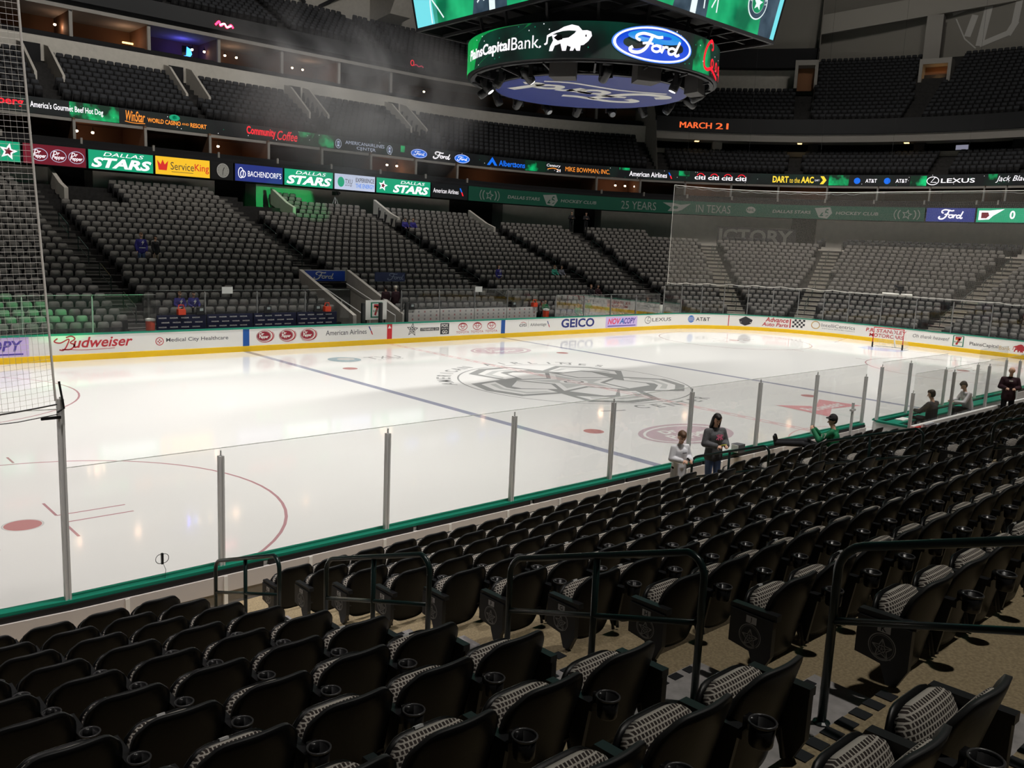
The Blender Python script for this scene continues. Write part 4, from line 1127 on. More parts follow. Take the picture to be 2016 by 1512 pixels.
def merge_rest():
    verts, loops, start, tot, mi, n = FAR
    mats = [SEATG, SEATB, SEATD]
    tv = []; tf = []; tm = []
    for c in PROTO.children:
        nm = c.name.split('.')[0]
        if nm in ('mounting_bracket', 'end_panel'): continue
        R = c.rotation_euler.to_matrix() if nm != 'seat_cushion' else Matrix.Rotation(math.radians(68), 3, 'X')
        b = len(tv)
        for v in c.data.vertices: tv.append(tuple(R @ v.co + c.location))
        for p in c.data.polygons:
            tf.append(tuple(b+q for q in p.vertices)); mm = c.data.materials[p.material_index]
            if mm not in mats: mats.append(mm)
            tm.append(mats.index(mm))
    V = [verts]; Lp = [loops]; S_ = [start]; Tt = [tot]; Mi = [mi]; nb = len(verts); nl = len(loops)
    tvn = np.array(tv); li = np.concatenate([np.array(f) for f in tf]); lt = np.array([len(f) for f in tf]); st = np.concatenate([[0], np.cumsum(lt)[:-1]])
    for z, x, i, sec, k in REST:
        V.append(tvn+np.array([x, YA(i), F(i)])); Lp.append(li+nb); S_.append(st+nl); Tt.append(lt); Mi.append(np.array(tm)); nb += len(tvn); nl += len(li)
    o = link_big('arena_seating', np.concatenate(V), np.concatenate(Lp), np.concatenate(S_), np.concatenate(Tt), np.concatenate(Mi), mats)
    tag(o, 'rows of empty grey and dark seats filling the far lower and upper stands', 'seats', kind='stuff')
merge_rest()

def handrail(x, y0, y1, z0, z1, b0, b1, label, mid_post=True, r=.023, drop=.40):
    """y0 is the lower end near the ice, z rises to y1"""
    t = empty('aisle_handrail', (x, y0, b0)); tag(t, label, 'handrail', 'aisle handrails of the near stand')
    L = lambda y, z: (0, y-y0, z-b0)
    n = 5; rr = .12; pts = [L(y0, b0), L(y0, z0-rr)]
    sl = (z1-z0)/(y1-y0)
    for k in range(1, n+1):
        q = PI/2*k/n; pts.append(L(y0-rr*(1-math.cos(q)), z0-rr+rr*math.sin(q)-sl*rr*(1-math.cos(q))))
    for k in range(0, n):
        q = PI/2*k/n; pts.append(L(y1+rr*(1-math.sin(q)), z1-rr+rr*math.cos(q)))
    pts += [L(y1, z1-rr), L(y1, b1)]
    m = MB(); m.tube(pts, r, RAIL, 10); m.build('rail_frame', t, True)
    m = MB(); m.tube([L(y0, z0-drop), L(y1, z1-drop)], r*.85, RAIL, 8); m.build('middle_rail', t, True)
    if mid_post:
        ym = (y0+y1)/2; m = MB(); m.tube([L(ym, (b0+b1)/2), L(ym, (z0+z1)/2)], r, RAIL, 8); m.build('middle_post', t, True)
    for y, b in ((y0, b0), (y1, b1)):
        m = MB(); m.lathe([(.045, 0), (.045, .012), (.028, .02)], RAIL, L(y, b), 12); m.build('base_flange', t)
    return t
zt = lambda y: 3.07+.3125*(-18.95-y)
def gz(y):
    i = max(0, int(math.floor((-13.46-y)/.81)))
    yb = YA(i)-.22
    return F(i)+(.125 if y < yb+.44 else 0)
for ai, x in enumerate((-20.5, -11.0)):
    nm = ('nearer', 'farther')[ai]
    for k, (ya_, yb_) in enumerate(((-13.72, -15.35), (-16.32, -17.97), (-18.95, -20.62), (-21.42, -23.08))):
        handrail(x, ya_, yb_, zt(ya_)-(0.02 if k == 0 else 0)+(.06 if k == 3 else 0), zt(yb_)+(.06 if k == 3 else 0), gz(ya_), gz(yb_), 'dark green tubular handrail in the %s aisle, %s up from the ice' % (nm, ORD[k]), mid_post=(k < 3))

# far aisle rails: thin dark rails
k = 0
side_names = ['left of the navy bench', 'over the tunnel', 'right of the white bench', 'before the far right corner', 'in the far right corner', 'left of the end sections', 'left of the middle end section', 'in the middle of the end']
fr = None
for (a, wd), nm in zip(AISLES[1:9], side_names):
    for j, i in enumerate((2, 6, 10, 14)):
        if nm == 'over the tunnel' and i < 8: continue
        if i+2 >= nrows(a): continue
        t = empty('aisle_handrail'); tag(t, 'thin dark handrail in the aisle %s, %s above the ice' % (nm, ORD[j]), 'handrail', 'aisle handrails of the far stands')
        p0 = Vector(pt(a, SO(i), T(i))); p1 = Vector(pt(a, SO(i+2), T(i+2))); t.location = p0
        d = p1-p0; up = Vector((0, 0, .9))
        m = MB(); m.tube([(0, 0, 0), up*.97, up+d*.03, up+d*.97, d+up*.97, d], .025, RAIL, 6); m.build('rail_frame', t)
        m = MB(); m.tube([up*.5, d+up*.5], .018, RAIL, 6); m.build('middle_rail', t)
# ------------------------------------------------------------------ lit advert bands
L_WHITE = emis('led_white', rgb(250, 245, 250), 1.2); L_RED = emis('led_red', rgb(255, 30, 50), 1.1); L_ORANGE = emis('led_orange', rgb(255, 150, 50), 1.1)
L_BLUE = emis('led_blue', rgb(20, 110, 235), 1.0); L_YEL = emis('led_yellow', rgb(255, 215, 60), 1.1); L_GREEN = emis('led_green', rgb(20, 165, 120), .9)
L_DGREEN = screen_noise('led_green_glow', (0.0, .02, .008), (.0, .80, .24), .9, 1.0, .45, .75)
L_BLACK = screen_noise('led_dark', (.002, .003, .004), (.004, .022, .014), .25, 1.0, .5, .8); L_NAVY = emis('led_navy', rgb(40, 55, 135), .8)
L_KING = emis('led_amber', rgb(250, 195, 40), .95); L_KR = emis('led_crown_red', rgb(220, 45, 40), .9); L_KD = emis('led_ink', rgb(70, 60, 60), .7)
L_PALE = emis('led_pale', rgb(200, 210, 235), .9); L_DP = emis('led_maroon', rgb(125, 25, 45), .7); L_LBLUE = emis('led_light_blue', rgb(60, 130, 235), 1.0); L_DATE = emis('led_date_orange', rgb(255, 105, 50), 1.1)
def led(o, name='led_board'): return Art(lambda u, v, d: (lambda q: (q[0][0]-q[1][0]*d, q[0][1]-q[1][1]*d, v))(base(u, o)), .012, .004)
def oblock(o, u0, u1, z0, z1, depth, mt, name, parent=None):
    a = MB(); n = max(1, int((u1-u0)/1.0)); V = []; Fq = []
    for i in range(n+1):
        u = u0+(u1-u0)*i/n
        for oo, z in ((0, z0), (0, z1), (depth, z1), (depth, z0)):
            q, nr = base(u, o); V.append((q[0]+nr[0]*oo, q[1]+nr[1]*oo, z))
    for i in range(n):
        for j in range(4): Fq.append((i*4+j, i*4+(j+1) % 4, (i+1)*4+(j+1) % 4, (i+1)*4+j))
    Fq.append((0, 1, 2, 3)); Fq.append((n*4+3, n*4+2, n*4+1, n*4))
    a.add(V, Fq, mt); return a.build(name, parent)
def tailfin(a, u, v, h):
    a.poly([(u, v+h), (u+h*.22, v+h), (u+h*.5, v+h*.48), (u+h*.3, v+h*.48)], L_BLUE); a.poly([(u+h*.3, v+h*.5), (u+h*.5, v+h*.5), (u+h*.75, v), (u+h*.55, v)], L_RED)
def ford_oval(a, cu, cv, ru, rv):
    a.ell(cu, cv, ru, rv, L_BLUE); a.up(); a.ring(cu, cv, ru*.95, rv*.93, rv*.07, L_WHITE, 32); a.up(); ford_script(a, cu-ru*.66, cv-rv*.5, cu+ru*.66, cv+rv*.55, L_WHITE)
# upper ribbon
rb = empty('led_ribbon'); tag(rb, 'long dark lit advert ribbon curving round the far stands above the lower suites', 'led ribbon')
oblock(22.7, -24, S_END0(22.7)+30, 11.62, 12.60, .35, LEDOFF, 'display_housing', rb)
a = led(22.7); a.rect(-24, 11.64, S_END0(22.7)+30, 12.58, L_BLACK); a.build('display_face', rb)
def ribbon(fn):
    a = led(22.7); a.l = 2; fn(a); a.build('advertisement', rb)
def rz(u): return 12.1
ribbon(lambda a: (a.text('onberg', -12.9, 11.85, -10.8, 12.42, L_RED, .02)))
ribbon(lambda a: (a.rect(-8.3, 11.64, -5.4, 12.58, L_DGREEN), a.up(), a.text("America's Gourmet Beef Hot Dog", -10.45, 11.88, -6.35, 12.34, L_WHITE, .012)))
ribbon(lambda a: (a.text('WinStar', -5.0, 11.85, -3.8, 12.5, L_ORANGE, .01, .2), a.stroke([(-5.05, 11.82), (-4.5, 11.76), (-3.8, 11.8)], .04, L_ORANGE), a.text('WORLD CASINO', -3.65, 11.92, -1.5, 12.2, L_ORANGE, .02), a.text('AND', -1.42, 12.0, -.95, 12.14, L_ORANGE), a.text('RESORT', -.85, 11.92, .25, 12.2, L_ORANGE, .02)))
ribbon(lambda a: (a.ell(-1.9, 12.4, .35, .2, L_GREEN), a.ell(-1.9, 12.42, .15, .12, L_DGREEN)))
ribbon(lambda a: (a.text('Community', 3.1, 11.8, 5.3, 12.5, L_RED, .03), a.text('Coffee', 5.42, 11.8, 7.0, 12.45, L_RED, .01, .25), a.rect(7.1, 11.66, 10.0, 12.56, L_DGREEN)))
def aac(a):
    for c in (10.4, 15.0):
        a.ring(c, 12.05, .26, .34, .04, L_PALE, 24); a.rect(c-.1, 11.85, c+.1, 12.25, L_PALE); a.up(); a.ctext('A', c, 12.06, .2, L_NAVY, .02)
    a.text('AMERICANAIRLINES', 11.0, 12.1, 14.5, 12.35, L_PALE, .0); a.text('CENTER', 12.0, 11.78, 13.7, 12.0, L_PALE, .0)
ribbon(aac)
ribbon(lambda a: (a.rect(16.05, 12.0, 16.45, 12.5, L_DGREEN), ford_oval(a, 17.85, 12.05, .82, .36), ford_script(a, 19.25, 11.78, 21.0, 12.4, L_WHITE, .1), ford_oval(a, 22.3, 12.05, .82, .36)))
ribbon(lambda a: (a.poly([(24.95, 11.8), (25.5, 12.5), (26.05, 11.8), (25.75, 11.8), (25.5, 12.1), (25.25, 11.8)], L_BLUE), a.text('Albertsons', 26.2, 11.82, 28.9, 12.3, L_BLUE, .02)))
ribbon(lambda a: (a.rect(28.9, 11.66, 31.0, 12.56, L_DGREEN), a.up(), a.text('Century', 31.1, 12.1, 32.5, 12.4, L_WHITE, .0, .2), a.stroke([(31.2, 11.95), (31.8, 12.05), (32.4, 11.9)], .06, L_ORANGE), a.text('21', 32.1, 11.75, 32.5, 12.0, L_WHITE, .02)))
ribbon(lambda a: (a.text('MIKE BOWMAN, INC.', 33.0, 11.82, 37.4, 12.28, L_ORANGE, .0)))
ribbon(lambda a: a.rect(38.3, 12.35, 39.3, 12.56, L_DGREEN))
ribbon(lambda a: (a.text('American Airlines', 39.3, 11.85, 42.9, 12.3, L_WHITE, .01), tailfin(a, 43.0, 11.8, .55)))
ribbon(lambda a: a.rect(44.0, 12.1, 45.0, 12.56, L_DGREEN))
def citi(a):
    for k in range(4):
        u = 45.5+k*1.25; a.text('citi', u, 11.85, u+1.0, 12.22, L_WHITE, .02); a.ring(u+.55, 12.08, .38, .36, .07, L_RED, 14, .35, PI-.35)
ribbon(citi)
ribbon(lambda a: (a.text('DART', 52.6, 11.82, 54.0, 12.4, L_YEL, .03), a.text('to the', 54.1, 11.82, 55.0, 12.28, L_YEL, .0), a.text('AAC', 55.1, 11.82, 56.2, 12.4, L_YEL, .03), a.text('DART', 56.3, 12.0, 56.7, 12.15, L_WHITE), a.poly([(56.75, 11.75), (57.05, 11.75), (57.3, 12.1), (57.05, 12.45), (56.75, 12.45), (57.0, 12.1)], L_YEL), a.rect(57.5, 11.66, 59.2, 12.56, L_DGREEN)))
def att(a):
    for u in (59.9, 62.4):
        a.ell(u, 12.08, .27, .27, L_BLUE); a.text('AT&T', u+.7, 11.92, u+1.65, 12.25, L_WHITE, .01)
ribbon(att)
ribbon(lambda a: (a.rect(64.3, 11.66, 65.6, 12.5, L_DGREEN), a.up(), a.ring(66.1, 12.08, .5, .36, .06, L_WHITE, 28), a.stroke([(66.25, 12.35), (65.95, 11.95), (66.4, 11.95)], .06, L_WHITE, False), a.text('LEXUS', 66.75, 11.9, 69.4, 12.27, L_WHITE, .01)))
ribbon(lambda a: (a.rect(70.4, 12.1, 71.1, 12.56, L_DGREEN), a.up(), a.text('Jack Black', 71.0, 11.85, 73.6, 12.4, L_WHITE, .0, .3)))
def sparkle(a):
    for k in range(90):
        u = random.uniform(-11, 74); a.ell(u, random.uniform(11.7, 12.55), .025, .03, L_WHITE if k % 3 else L_GREEN, 6)
ribbon(sparkle)
# lower lit boards, one by one
Z0, Z1 = 8.55, 9.72
def board(u0, u1, face, label, fn):
    t = empty('advertising_board'); tag(t, label, 'advert board', 'lit advert boards over the far lower seats')
    oblock(20.5, u0+.02, u1-.02, Z0, Z1, .22, BLACKM, 'board_frame', t)
    a = led(20.5); a.rect(u0+.05, Z0+.03, u1-.05, Z1-.03, face); a.build('lit_face', t)
    a = led(20.5); a.l = 2; fn(a); a.build('artwork', t); return t
def stars(a, u0, u1): a.text('DALLAS', u0+.9, 9.38, u1-.6, 9.60, L_WHITE, .0, .25); a.text('STARS', u0+.2, 8.68, u1-.15, 9.28, L_WHITE, .04, .25)
board(-13.4, -11.55, L_GREEN, 'green lit board with a white star at the left frame edge', lambda a: (a.star(-12.2, 9.13, .48, L_WHITE, .45, -.2), a.up(), a.star(-12.2, 9.13, .25, L_DP, .5, -.2)))
def drp(a):
    for c in (-10.6, -9.6, -8.62): a.ring(c, 9.12, .44, .36, .03, L_PALE, 26); a.ctext('Dr', c-.1, 9.28, .22, L_WHITE, .02, .2); a.ctext('Pepper', c, 9.02, .28, L_WHITE, .02, .2, .8)
board(-11.5, -8.05, L_DP, 'maroon lit board with three oval soda marks near the left net', drp)
board(-8.0, -4.1, L_GREEN, 'green lit board with white team lettering left of the yellow board', lambda a: stars(a, -8.0, -4.1))
board(-4.05, -.45, L_KING, 'yellow lit board with a red crown left of the clock', lambda a: (a.poly([(-3.8, 8.85), (-3.9, 9.45), (-3.68, 9.2), (-3.55, 9.5), (-3.42, 9.2), (-3.2, 9.45), (-3.3, 8.85)], L_KR), a.text('Service', -3.05, 8.92, -1.55, 9.4, L_KD, .0), a.text('King', -1.5, 8.82, -.55, 9.4, L_KR, .01), a.rect(-3.0, 8.78, -1.6, 8.81, L_KD)))
board(1.2, 4.75, L_NAVY, 'navy lit board with white jeweller lettering right of the clock', lambda a: (a.ring(1.65, 9.12, .2, .36, .05, L_WHITE, 20), a.ring(1.8, 9.05, .2, .25, .05, L_WHITE, 20), a.text('BACHENDORF\'S', 2.15, 8.92, 4.6, 9.3, L_WHITE, .0)))
board(4.8, 8.72, L_GREEN, 'green lit board with white team lettering right of the navy board', lambda a: stars(a, 4.8, 8.72))
board(8.77, 12.32, L_PALE, 'pale lit board with a teal globe between two green boards', lambda a: (a.ell(9.35, 9.12, .28, .36, L_GREEN), a.text('TXU', 9.7, 9.0, 10.3, 9.35, L_KD), a.text('energy', 9.7, 8.82, 10.3, 8.95, L_KD), a.text('EXPERIENCE', 10.6, 9.2, 12.2, 9.5, L_KD, .01), a.text('THE ENERGY', 10.6, 8.78, 12.2, 9.08, L_LBLUE, .01)))
board(12.37, 17.5, L_GREEN, 'wide green lit board with a star and white team lettering', lambda a: (a.star(13.0, 9.12, .42, L_WHITE, .45, -.2), a.up(), a.star(13.0, 9.12, .2, L_DP, .5, -.2), a.text('DALLAS', 14.6, 9.38, 16.9, 9.6, L_WHITE, .0, .25), a.text('STARS', 13.9, 8.68, 17.3, 9.28, L_WHITE, .04, .25)))
board(17.55, 21.3, L_BLACK, 'black lit board with white airline lettering at the right end of the lit boards', lambda a: (a.text('American Airlines', 17.75, 8.95, 20.3, 9.3, L_WHITE, .0), tailfin(a, 20.4, 8.85, .6)))
board(63.3, 67.15, L_NAVY, 'navy lit board with white script behind the right net', lambda a: ford_script(a, 64.3, 8.72, 66.2, 9.6, L_WHITE, .08))
board(67.2, 72.0, L_GREEN, 'green lit score board with a zero behind the right net', lambda a: (a.poly([(67.4, 8.75), (67.4, 9.5), (68.2, 9.5), (69.3, 9.62), (68.5, 9.1), (68.2, 8.8)], L_WHITE), a.up(), a.poly([(67.6, 8.9), (67.6, 9.35), (68.1, 9.35), (68.2, 9.1), (68.0, 8.9)], L_DP), a.text('0', 69.7, 8.85, 70.1, 9.5, L_WHITE, .03), a.rect(71.5, 8.65, 71.8, 9.6, L_PALE)))
# clock
t = empty('wall_clock'); tag(t, 'round pale wall clock between the yellow and navy lit boards', 'clock')
q, nr = base(.38, 20.45)
m = MB(); m.box((q[0]-.05, q[1]+.12, 9.13), (1.55, .2, 1.15), BLACKM); m.build('clock_housing', t)
a = led(20.45); a.ell(.38, 9.15, .40, .44, mat('clock_face', (.45, .45, .42), .5)); a.up(); a.ring(.38, 9.15, .42, .46, .03, STEEL, 30)
for k in range(12): a.ell(.38+.33*math.cos(k*PI/6), 9.15+.36*math.sin(k*PI/6), .02, .02, P_DARK, 6)
a.build('dial', t); a = led(20.45); a.l = 4; a.stroke([(.38, 9.15), (.36, 8.86)], .03, P_DARK, False); a.stroke([(.38, 9.15), (.47, 9.36)], .04, P_DARK, False); a.build('hands', t)
# green cloth banner
G_BAN = mat('banner_green', (0.008, 0.10, 0.062), .7); G_LET = mat('banner_letter', (0.30, 0.33, 0.31), .7)
bn = empty('fascia_banner'); tag(bn, 'long green anniversary banner with grey lettering round the far right fascia', 'banner')
oblock(20.5, 21.4, 63.2, Z0, Z1, .18, G_BAN, 'banner_cloth', bn)
def ban(fn): a = led(20.5); fn(a); a.build('lettering', bn)
def starmark(a, c):
    a.star(c, 9.1, .45, G_LET, .45, -.2); a.up(); a.star(c, 9.1, .28, G_BAN, .45, -.2)
    for s in (-1, 1): a.ring(c, 9.1, .75, .62, .09, G_LET, 10, (0 if s > 0 else PI)-.7, (0 if s > 0 else PI)+.7); a.ring(c, 9.1, 1.05, .75, .07, G_LET, 10, (0 if s > 0 else PI)-.6, (0 if s > 0 else PI)+.6)
def dshc(a, u0):
    a.text('DALLAS STARS', u0, 8.98, u0+3.3, 9.25, G_LET, .02, .15)
    ban(lambda b: b.text('HOCKEY CLUB', u0+5.4, 8.98, u0+8.9, 9.25, G_LET, .02, .15))
    a.poly([(u0+3.6, 9.5), (u0+4.0, 8.7), (u0+4.7, 8.6), (u0+5.1, 9.1), (u0+4.9, 9.6)], G_LET); a.up(); a.text('25', u0+4.05, 8.8, u0+4.8, 9.45, G_BAN, .02)
ban(lambda a: starmark(a, 23.6)); ban(lambda a: dshc(a, 25.5)); ban(lambda a: a.text('25 YEARS', 36.8, 8.75, 40.1, 9.45, G_LET, -.005))
ban(lambda a: (a.poly([(40.7, 9.5), (41.6, 9.5), (42.4, 9.35), (43.3, 9.5), (42.5, 8.9), (42.1, 8.75), (41.2, 8.75), (41.5, 9.1)], G_LET), a.up(), a.ell(41.9, 9.1, .25, .14, G_BAN, 16)))
ban(lambda a: a.text('IN TEXAS', 43.8, 8.75, 46.9, 9.45, G_LET, -.005)); ban(lambda a: (a.ell(48.7, 9.15, .42, .3, G_LET, 12), a.up(), a.ctext('NHL', 48.7, 9.15, .25, G_BAN, .02)))
ban(lambda a: dshc(a, 50.6)); ban(lambda a: starmark(a, 61.8))
# large letters standing on the platform above the end seats
lt_ = empty('letter_sign'); tag(lt_, 'dim board with large pale letters above the end seats behind the right net', 'sign')
oblock(18.0, 43.5, 50.2, 6.0, 7.5, .12, DKGREY, 'sign_board', lt_)
a = led(18.0); a.text('ICTORY', 43.65, 6.15, 49.95, 7.35, mat('letter_pale', (.15, .15, .142), .8), .03); a.build('lettering', lt_)
# red date on the dark end fascia
a = led(24.9); [a.text('MARCH', 45.75+q, 16.75, 48.75+q, 17.3, L_DATE, .0) for q in (0, .05)]; [a.text('21', 49.15+q, 16.75, 50.3+q, 17.3, L_DATE, .0) for q in (0, .05)]
tag(a.build('date_lettering'), 'orange lit date lettering on the dark upper end fascia', 'lit sign')
# suite lamps, tv screens
def lamp_pair(o, u, z, text, n=2, mt=None):
    for k in range(n):
        q, nr = base(u+k*.95, o); t = empty('pendant_lamp', (q[0], q[1], z)); tag(t, 'small warm suite lamp %s, %s of its group' % (text, ORD[k]), 'lamp')
        m = MB(); m.ball((0, 0, 0), (.10, .10, .08), mt or BULB, 8, 6); m.build('bulb', t); m = MB(); m.lathe([(.12, .06), (.05, .12), (.02, .35)], BLACKM, (0, 0, 0), 8); m.build('shade', t)
for u, txt in ((-7.5, 'above the maroon board'), (.75, 'above the clock'), (15.8, 'above the wide green board'), (39.3, 'above the grey year lettering')): lamp_pair(24.2, u, 11.02, txt, 3 if u > 30 else 2)
for u, txt in ((-6.4, 'in the upper suite nearest the left net'), (3.2, 'beside the blue lit sign'), (5.8, 'in the upper suite below the red sign'), (11.6, 'in the smoky upper suite'), (25.0, 'in the upper suite left of the scoreboard')): lamp_pair(32.2, u, 18.75, txt, 2 if u != 25 else 1)
for o, u, z, e in ((24.2, 1.2, 10.9, 55), (24.2, -7, 10.9, 45), (24.5, 16.3, 10.9, 40), (24.5, 39.5, 10.9, 60), (24.5, 48, 10.9, 35), (24.5, 27, 10.9, 35), (24.5, 58, 10.9, 25), (32, -6, 18.6, 60), (32, -1.8, 18.6, 45), (32, 6.3, 18.6, 40), (32, 13, 18.6, 50)):
    q, nr = base(u, o); point('suite_light', (q[0], q[1], z), e*.6, (1.0, .58, .36), .25)
q, nr = base(2.6, 32.5); point('blue_sign_light', (q[0], q[1], 18.8), 60, (.12, .12, 1.0), .2)
a = Art(lambda u, v, d: (u, 45.2-d, v), .02, .004); a.poly([(2.5, 18.2), (2.75, 18.25), (2.8, 18.9), (3.1, 18.75), (3.2, 18.4), (3.0, 18.1), (2.8, 17.95)], emis('neon_blue', (.03, .2, 1.0), 6)); m_ = a.mb; m_.box((2.85, 45.24, 18.4), (.8, .06, 1.1), BLACKM); tag(a.build('neon_sign'), 'blue glowing sign in an upper suite on the far side', 'lit sign')
a = Art(lambda u, v, d: (u, 42.5-d, v), .02, .004); a.stroke([(3.9, 20.3), (4.2, 20.6), (4.3, 20.3), (4.6, 20.5), (4.8, 20.25), (5.1, 20.5), (5.3, 20.3)], .14, emis('neon_red', (1, .02, .08), 6)); a.up(); a.stroke([(4.25, 20.35), (4.6, 20.5), (4.8, 20.3), (5.15, 20.45)], .12, emis('neon_red_core', (1, .3, .35), 8))
tag(a.build('neon_sign'), 'red glowing lettering on the dark upper fascia in the smoke', 'lit sign')
a = Art(lambda u, v, d: (u, 42.5-d, v), .02, .004); a.ring(21.8, 20.5, .2, .26, .07, L_RED, 20); a.stroke([(21.95, 20.3), (22.2, 20.42), (22.5, 20.3), (22.8, 20.4), (23.0, 20.28)], .09, emis('neon_dim', (.45, .02, .06), 1.0)); tag(a.build('neon_sign'), 'dim red lettering on the upper fascia left of the scoreboard', 'lit sign')
for u, w_, txt in ((-1.0, 1.1, 'yellow strip lamp in an upper suite'),):
    m = MB(); m.box((u, 46.3, 18.6), (w_, .1, .12), emis('strip_lamp', (1, .6, .22), 3)); tag(m.build('strip_lamp'), 'short yellow strip lamp in an upper suite left of the blue sign', 'lamp')
q, nr = base(73.2, 27.0); m = MB(); m.box((q[0], q[1], 15.3), (.1, 1.15, .5), BLACKM); m.box((q[0]-.06, q[1], 15.3), (.02, 1.05, .4), emis('tv_pale', rgb(150, 150, 170), .7)); tag(m.build('television'), 'small lit television hanging in the dark end recess', 'television')
m = MB(); m.box((63.9-8.0, 17.9, 17.95), (.15, .95, .25), emis('exit_red', (1, .05, .12), 1.2)); tag(m.build('exit_sign'), 'small red lit sign on the rail of the upper end seats', 'lit sign')
# ------------------------------------------------------------------ scoreboard
sb = empty('scoreboard', (0, 0, 11)); tag(sb, 'large hanging scoreboard with round lit band and square video screens over centre ice', 'scoreboard')
TRUSS = mat('truss_dark', (0.022, 0.022, 0.024), .6, .4)
RR = 4.62
m = MB(); m.lathe([(RR-.15, .28), (RR, .28), (RR, 1.46), (RR-.15, 1.46)], LEDOFF, (0, 0, 0), 96, False); m.lathe([(RR-.15, 1.46), (RR-.15, .28)], LEDOFF, (0, 0, 0), 96, False); m.build('ring_housing', sb, True)
CA = math.atan2(CAM[1], CAM[0])
def ringmap(u, v, d):
    # u metres left to right as seen from outside, 0 towards the viewing side
    t = CA+u/RR; return ((RR+d)*math.cos(t), (RR+d)*math.sin(t), v)
def ring(): return Art(ringmap, .01, .006)
LR = screen_noise('ring_screen', (.003, .005, .005), (.0, .06, .035), .42, 1.0, .45, .75); LG = screen_noise('ring_green', (.0, .03, .012), (.0, .50, .10), .30, 1.0, .30, .62)
a = ring(); a.rect(-PI*RR, .30, PI*RR, 1.44, LR, .2); a.build('ring_screen', sb)
a = ring(); a.l = 1; a.poly([(-7.2+.12*k, .31) for k in range(19)]+[(-5.04+.12*k, .31+.04*k) for k in range(14)]+[(-3.48+.12*k, .83+.05*k) for k in range(12)]+[(-2.1-.12*k, 1.43) for k in range(43)], LG); a.rect(3.75, .31, 4.9, 1.43, L_DGREEN, .2); a.l = 2
a.text('PlainsCapital', -5.6, .55, -2.95, 1.02, L_WHITE, .03); a.text('Bank.', -2.88, .64, -1.72, 1.04, L_WHITE, .0); a.l = 3; bison(a, -1.62, .50, -.05, 1.32, L_WHITE, LEDOFF)
a.build('lettering', sb)
a = ring(); a.l = 3; a.ell(2.1, .86, 1.52, .56, emis('oval_rim', rgb(70, 130, 240), 1.1), 48); a.up(); a.ell(2.1, .86, 1.47, .53, L_WHITE, 48); a.up(); a.ell(2.1, .86, 1.38, .475, emis('oval_blue', rgb(15, 70, 205), 1.1), 48); a.up()
a.ell(2.1, 1.08, 1.0, .2, emis('oval_light', rgb(20, 140, 225), 1.0), 32); a.up(); ford_script(a, 1.15, .50, 3.05, 1.20, L_WHITE, .085); a.build('oval_sign', sb)
a = ring(); a.l = 3
T_ = lambda P: [(4.3+1.0*x, .30+1.15*y) for x, y in P]
a.stroke(T_([(.78, .92), (.60, 1.0), (.30, .82), (.12, .5), (.16, .22), (.4, .16), (.7, .22), (1.1, .12), (1.5, .02)]), .11, L_RED); a.stroke(T_([(.78, .92), (.80, .80), (.68, .76)]), .08, L_RED)
for k, c in enumerate((.8, 1.3, 1.8)): a.ring(4.3+c, .74-.03*k, .15, .17, .075, L_RED, 18)
a.stroke(T_([(1.95, .5), (2.0, .25), (2.1, .3)]), .08, L_RED); a.text('-Cola', 6.6, .42, 8.4, 1.1, L_RED, .03, .3); a.build('script_sign', sb)
a = ring(); a.l = 2
for k in range(60): a.ell(random.uniform(-7, 6.5), random.uniform(.4, 1.38), .018, .022, L_GREEN if k % 2 else L_WHITE, 6)
a.build('sparkles', sb)
m = MB(); m.lathe([(3.55, -.02), (3.62, .0), (3.62, .06), (0.01, .06)], BLACKM, (0, 0, 0), 64, False); m.build('disc_rim', sb)
DISC = mat('disc_blue', rgb(38, 52, 118), .45); m = MB(); m.lathe([(3.55, -.03), (0.001, -.03)], DISC, (0, 0, 0), 64, False); m.build('bottom_disc', sb)
DTW = -.42
def discmap(u, v, d):
    # script read from below, upright for the far left of the rink
    c, s = math.cos(CA+PI/2+PI), math.sin(CA+PI/2+PI)
    u, v = u*math.cos(DTW)-v*1.0*math.sin(DTW), u*math.sin(DTW)+v*math.cos(DTW); return (c*u+s*v, s*u-c*v, -.03-d)
a = Art(lambda u, v, d: discmap(u, v, d), .006, .004)
ford_script(a, -2.9, -1.25, 2.95, 1.3, mat('disc_letter', (.62, .62, .58), .5), .10); a.stroke([(-2.4, -1.5), (-.6, -1.25), (1.4, -1.6), (2.4, -1.35)], .2, MATS['disc_letter']); a.build('disc_script', sb)
HB = 4.65
# square frame with trusses
m = MB()
for z in (2.0, 2.55):
    for k in range(4):
        c = [(-HB, -HB), (HB, -HB), (HB, HB), (-HB, HB)]; p, q = c[k], c[(k+1) % 4]
        m.bar((p[0], p[1], z), (q[0], q[1], z), .12, .12, TRUSS)
for k in range(4):
    c = [(-HB, -HB), (HB, -HB), (HB, HB), (-HB, HB)]; p, q = Vector((*c[k], 0)), Vector((*c[(k+1) % 4], 0))
    for j in range(10):
        a0 = p.lerp(q, j/10); a1 = p.lerp(q, (j+1)/10); m.bar((a0.x, a0.y, 2.0), (a1.x, a1.y, 2.55), .05, .05, TRUSS); m.bar((a0.x, a0.y, 2.0), (a0.x, a0.y, 2.55), .06, .06, TRUSS)
for k in range(9):
    t = -HB+HB*2*k/8
    m.bar((t, -HB, 2.0), (t, HB, 2.0), .08, .1, TRUSS); m.bar((-HB, t, 2.12), (HB, t, 2.12), .08, .1, TRUSS)
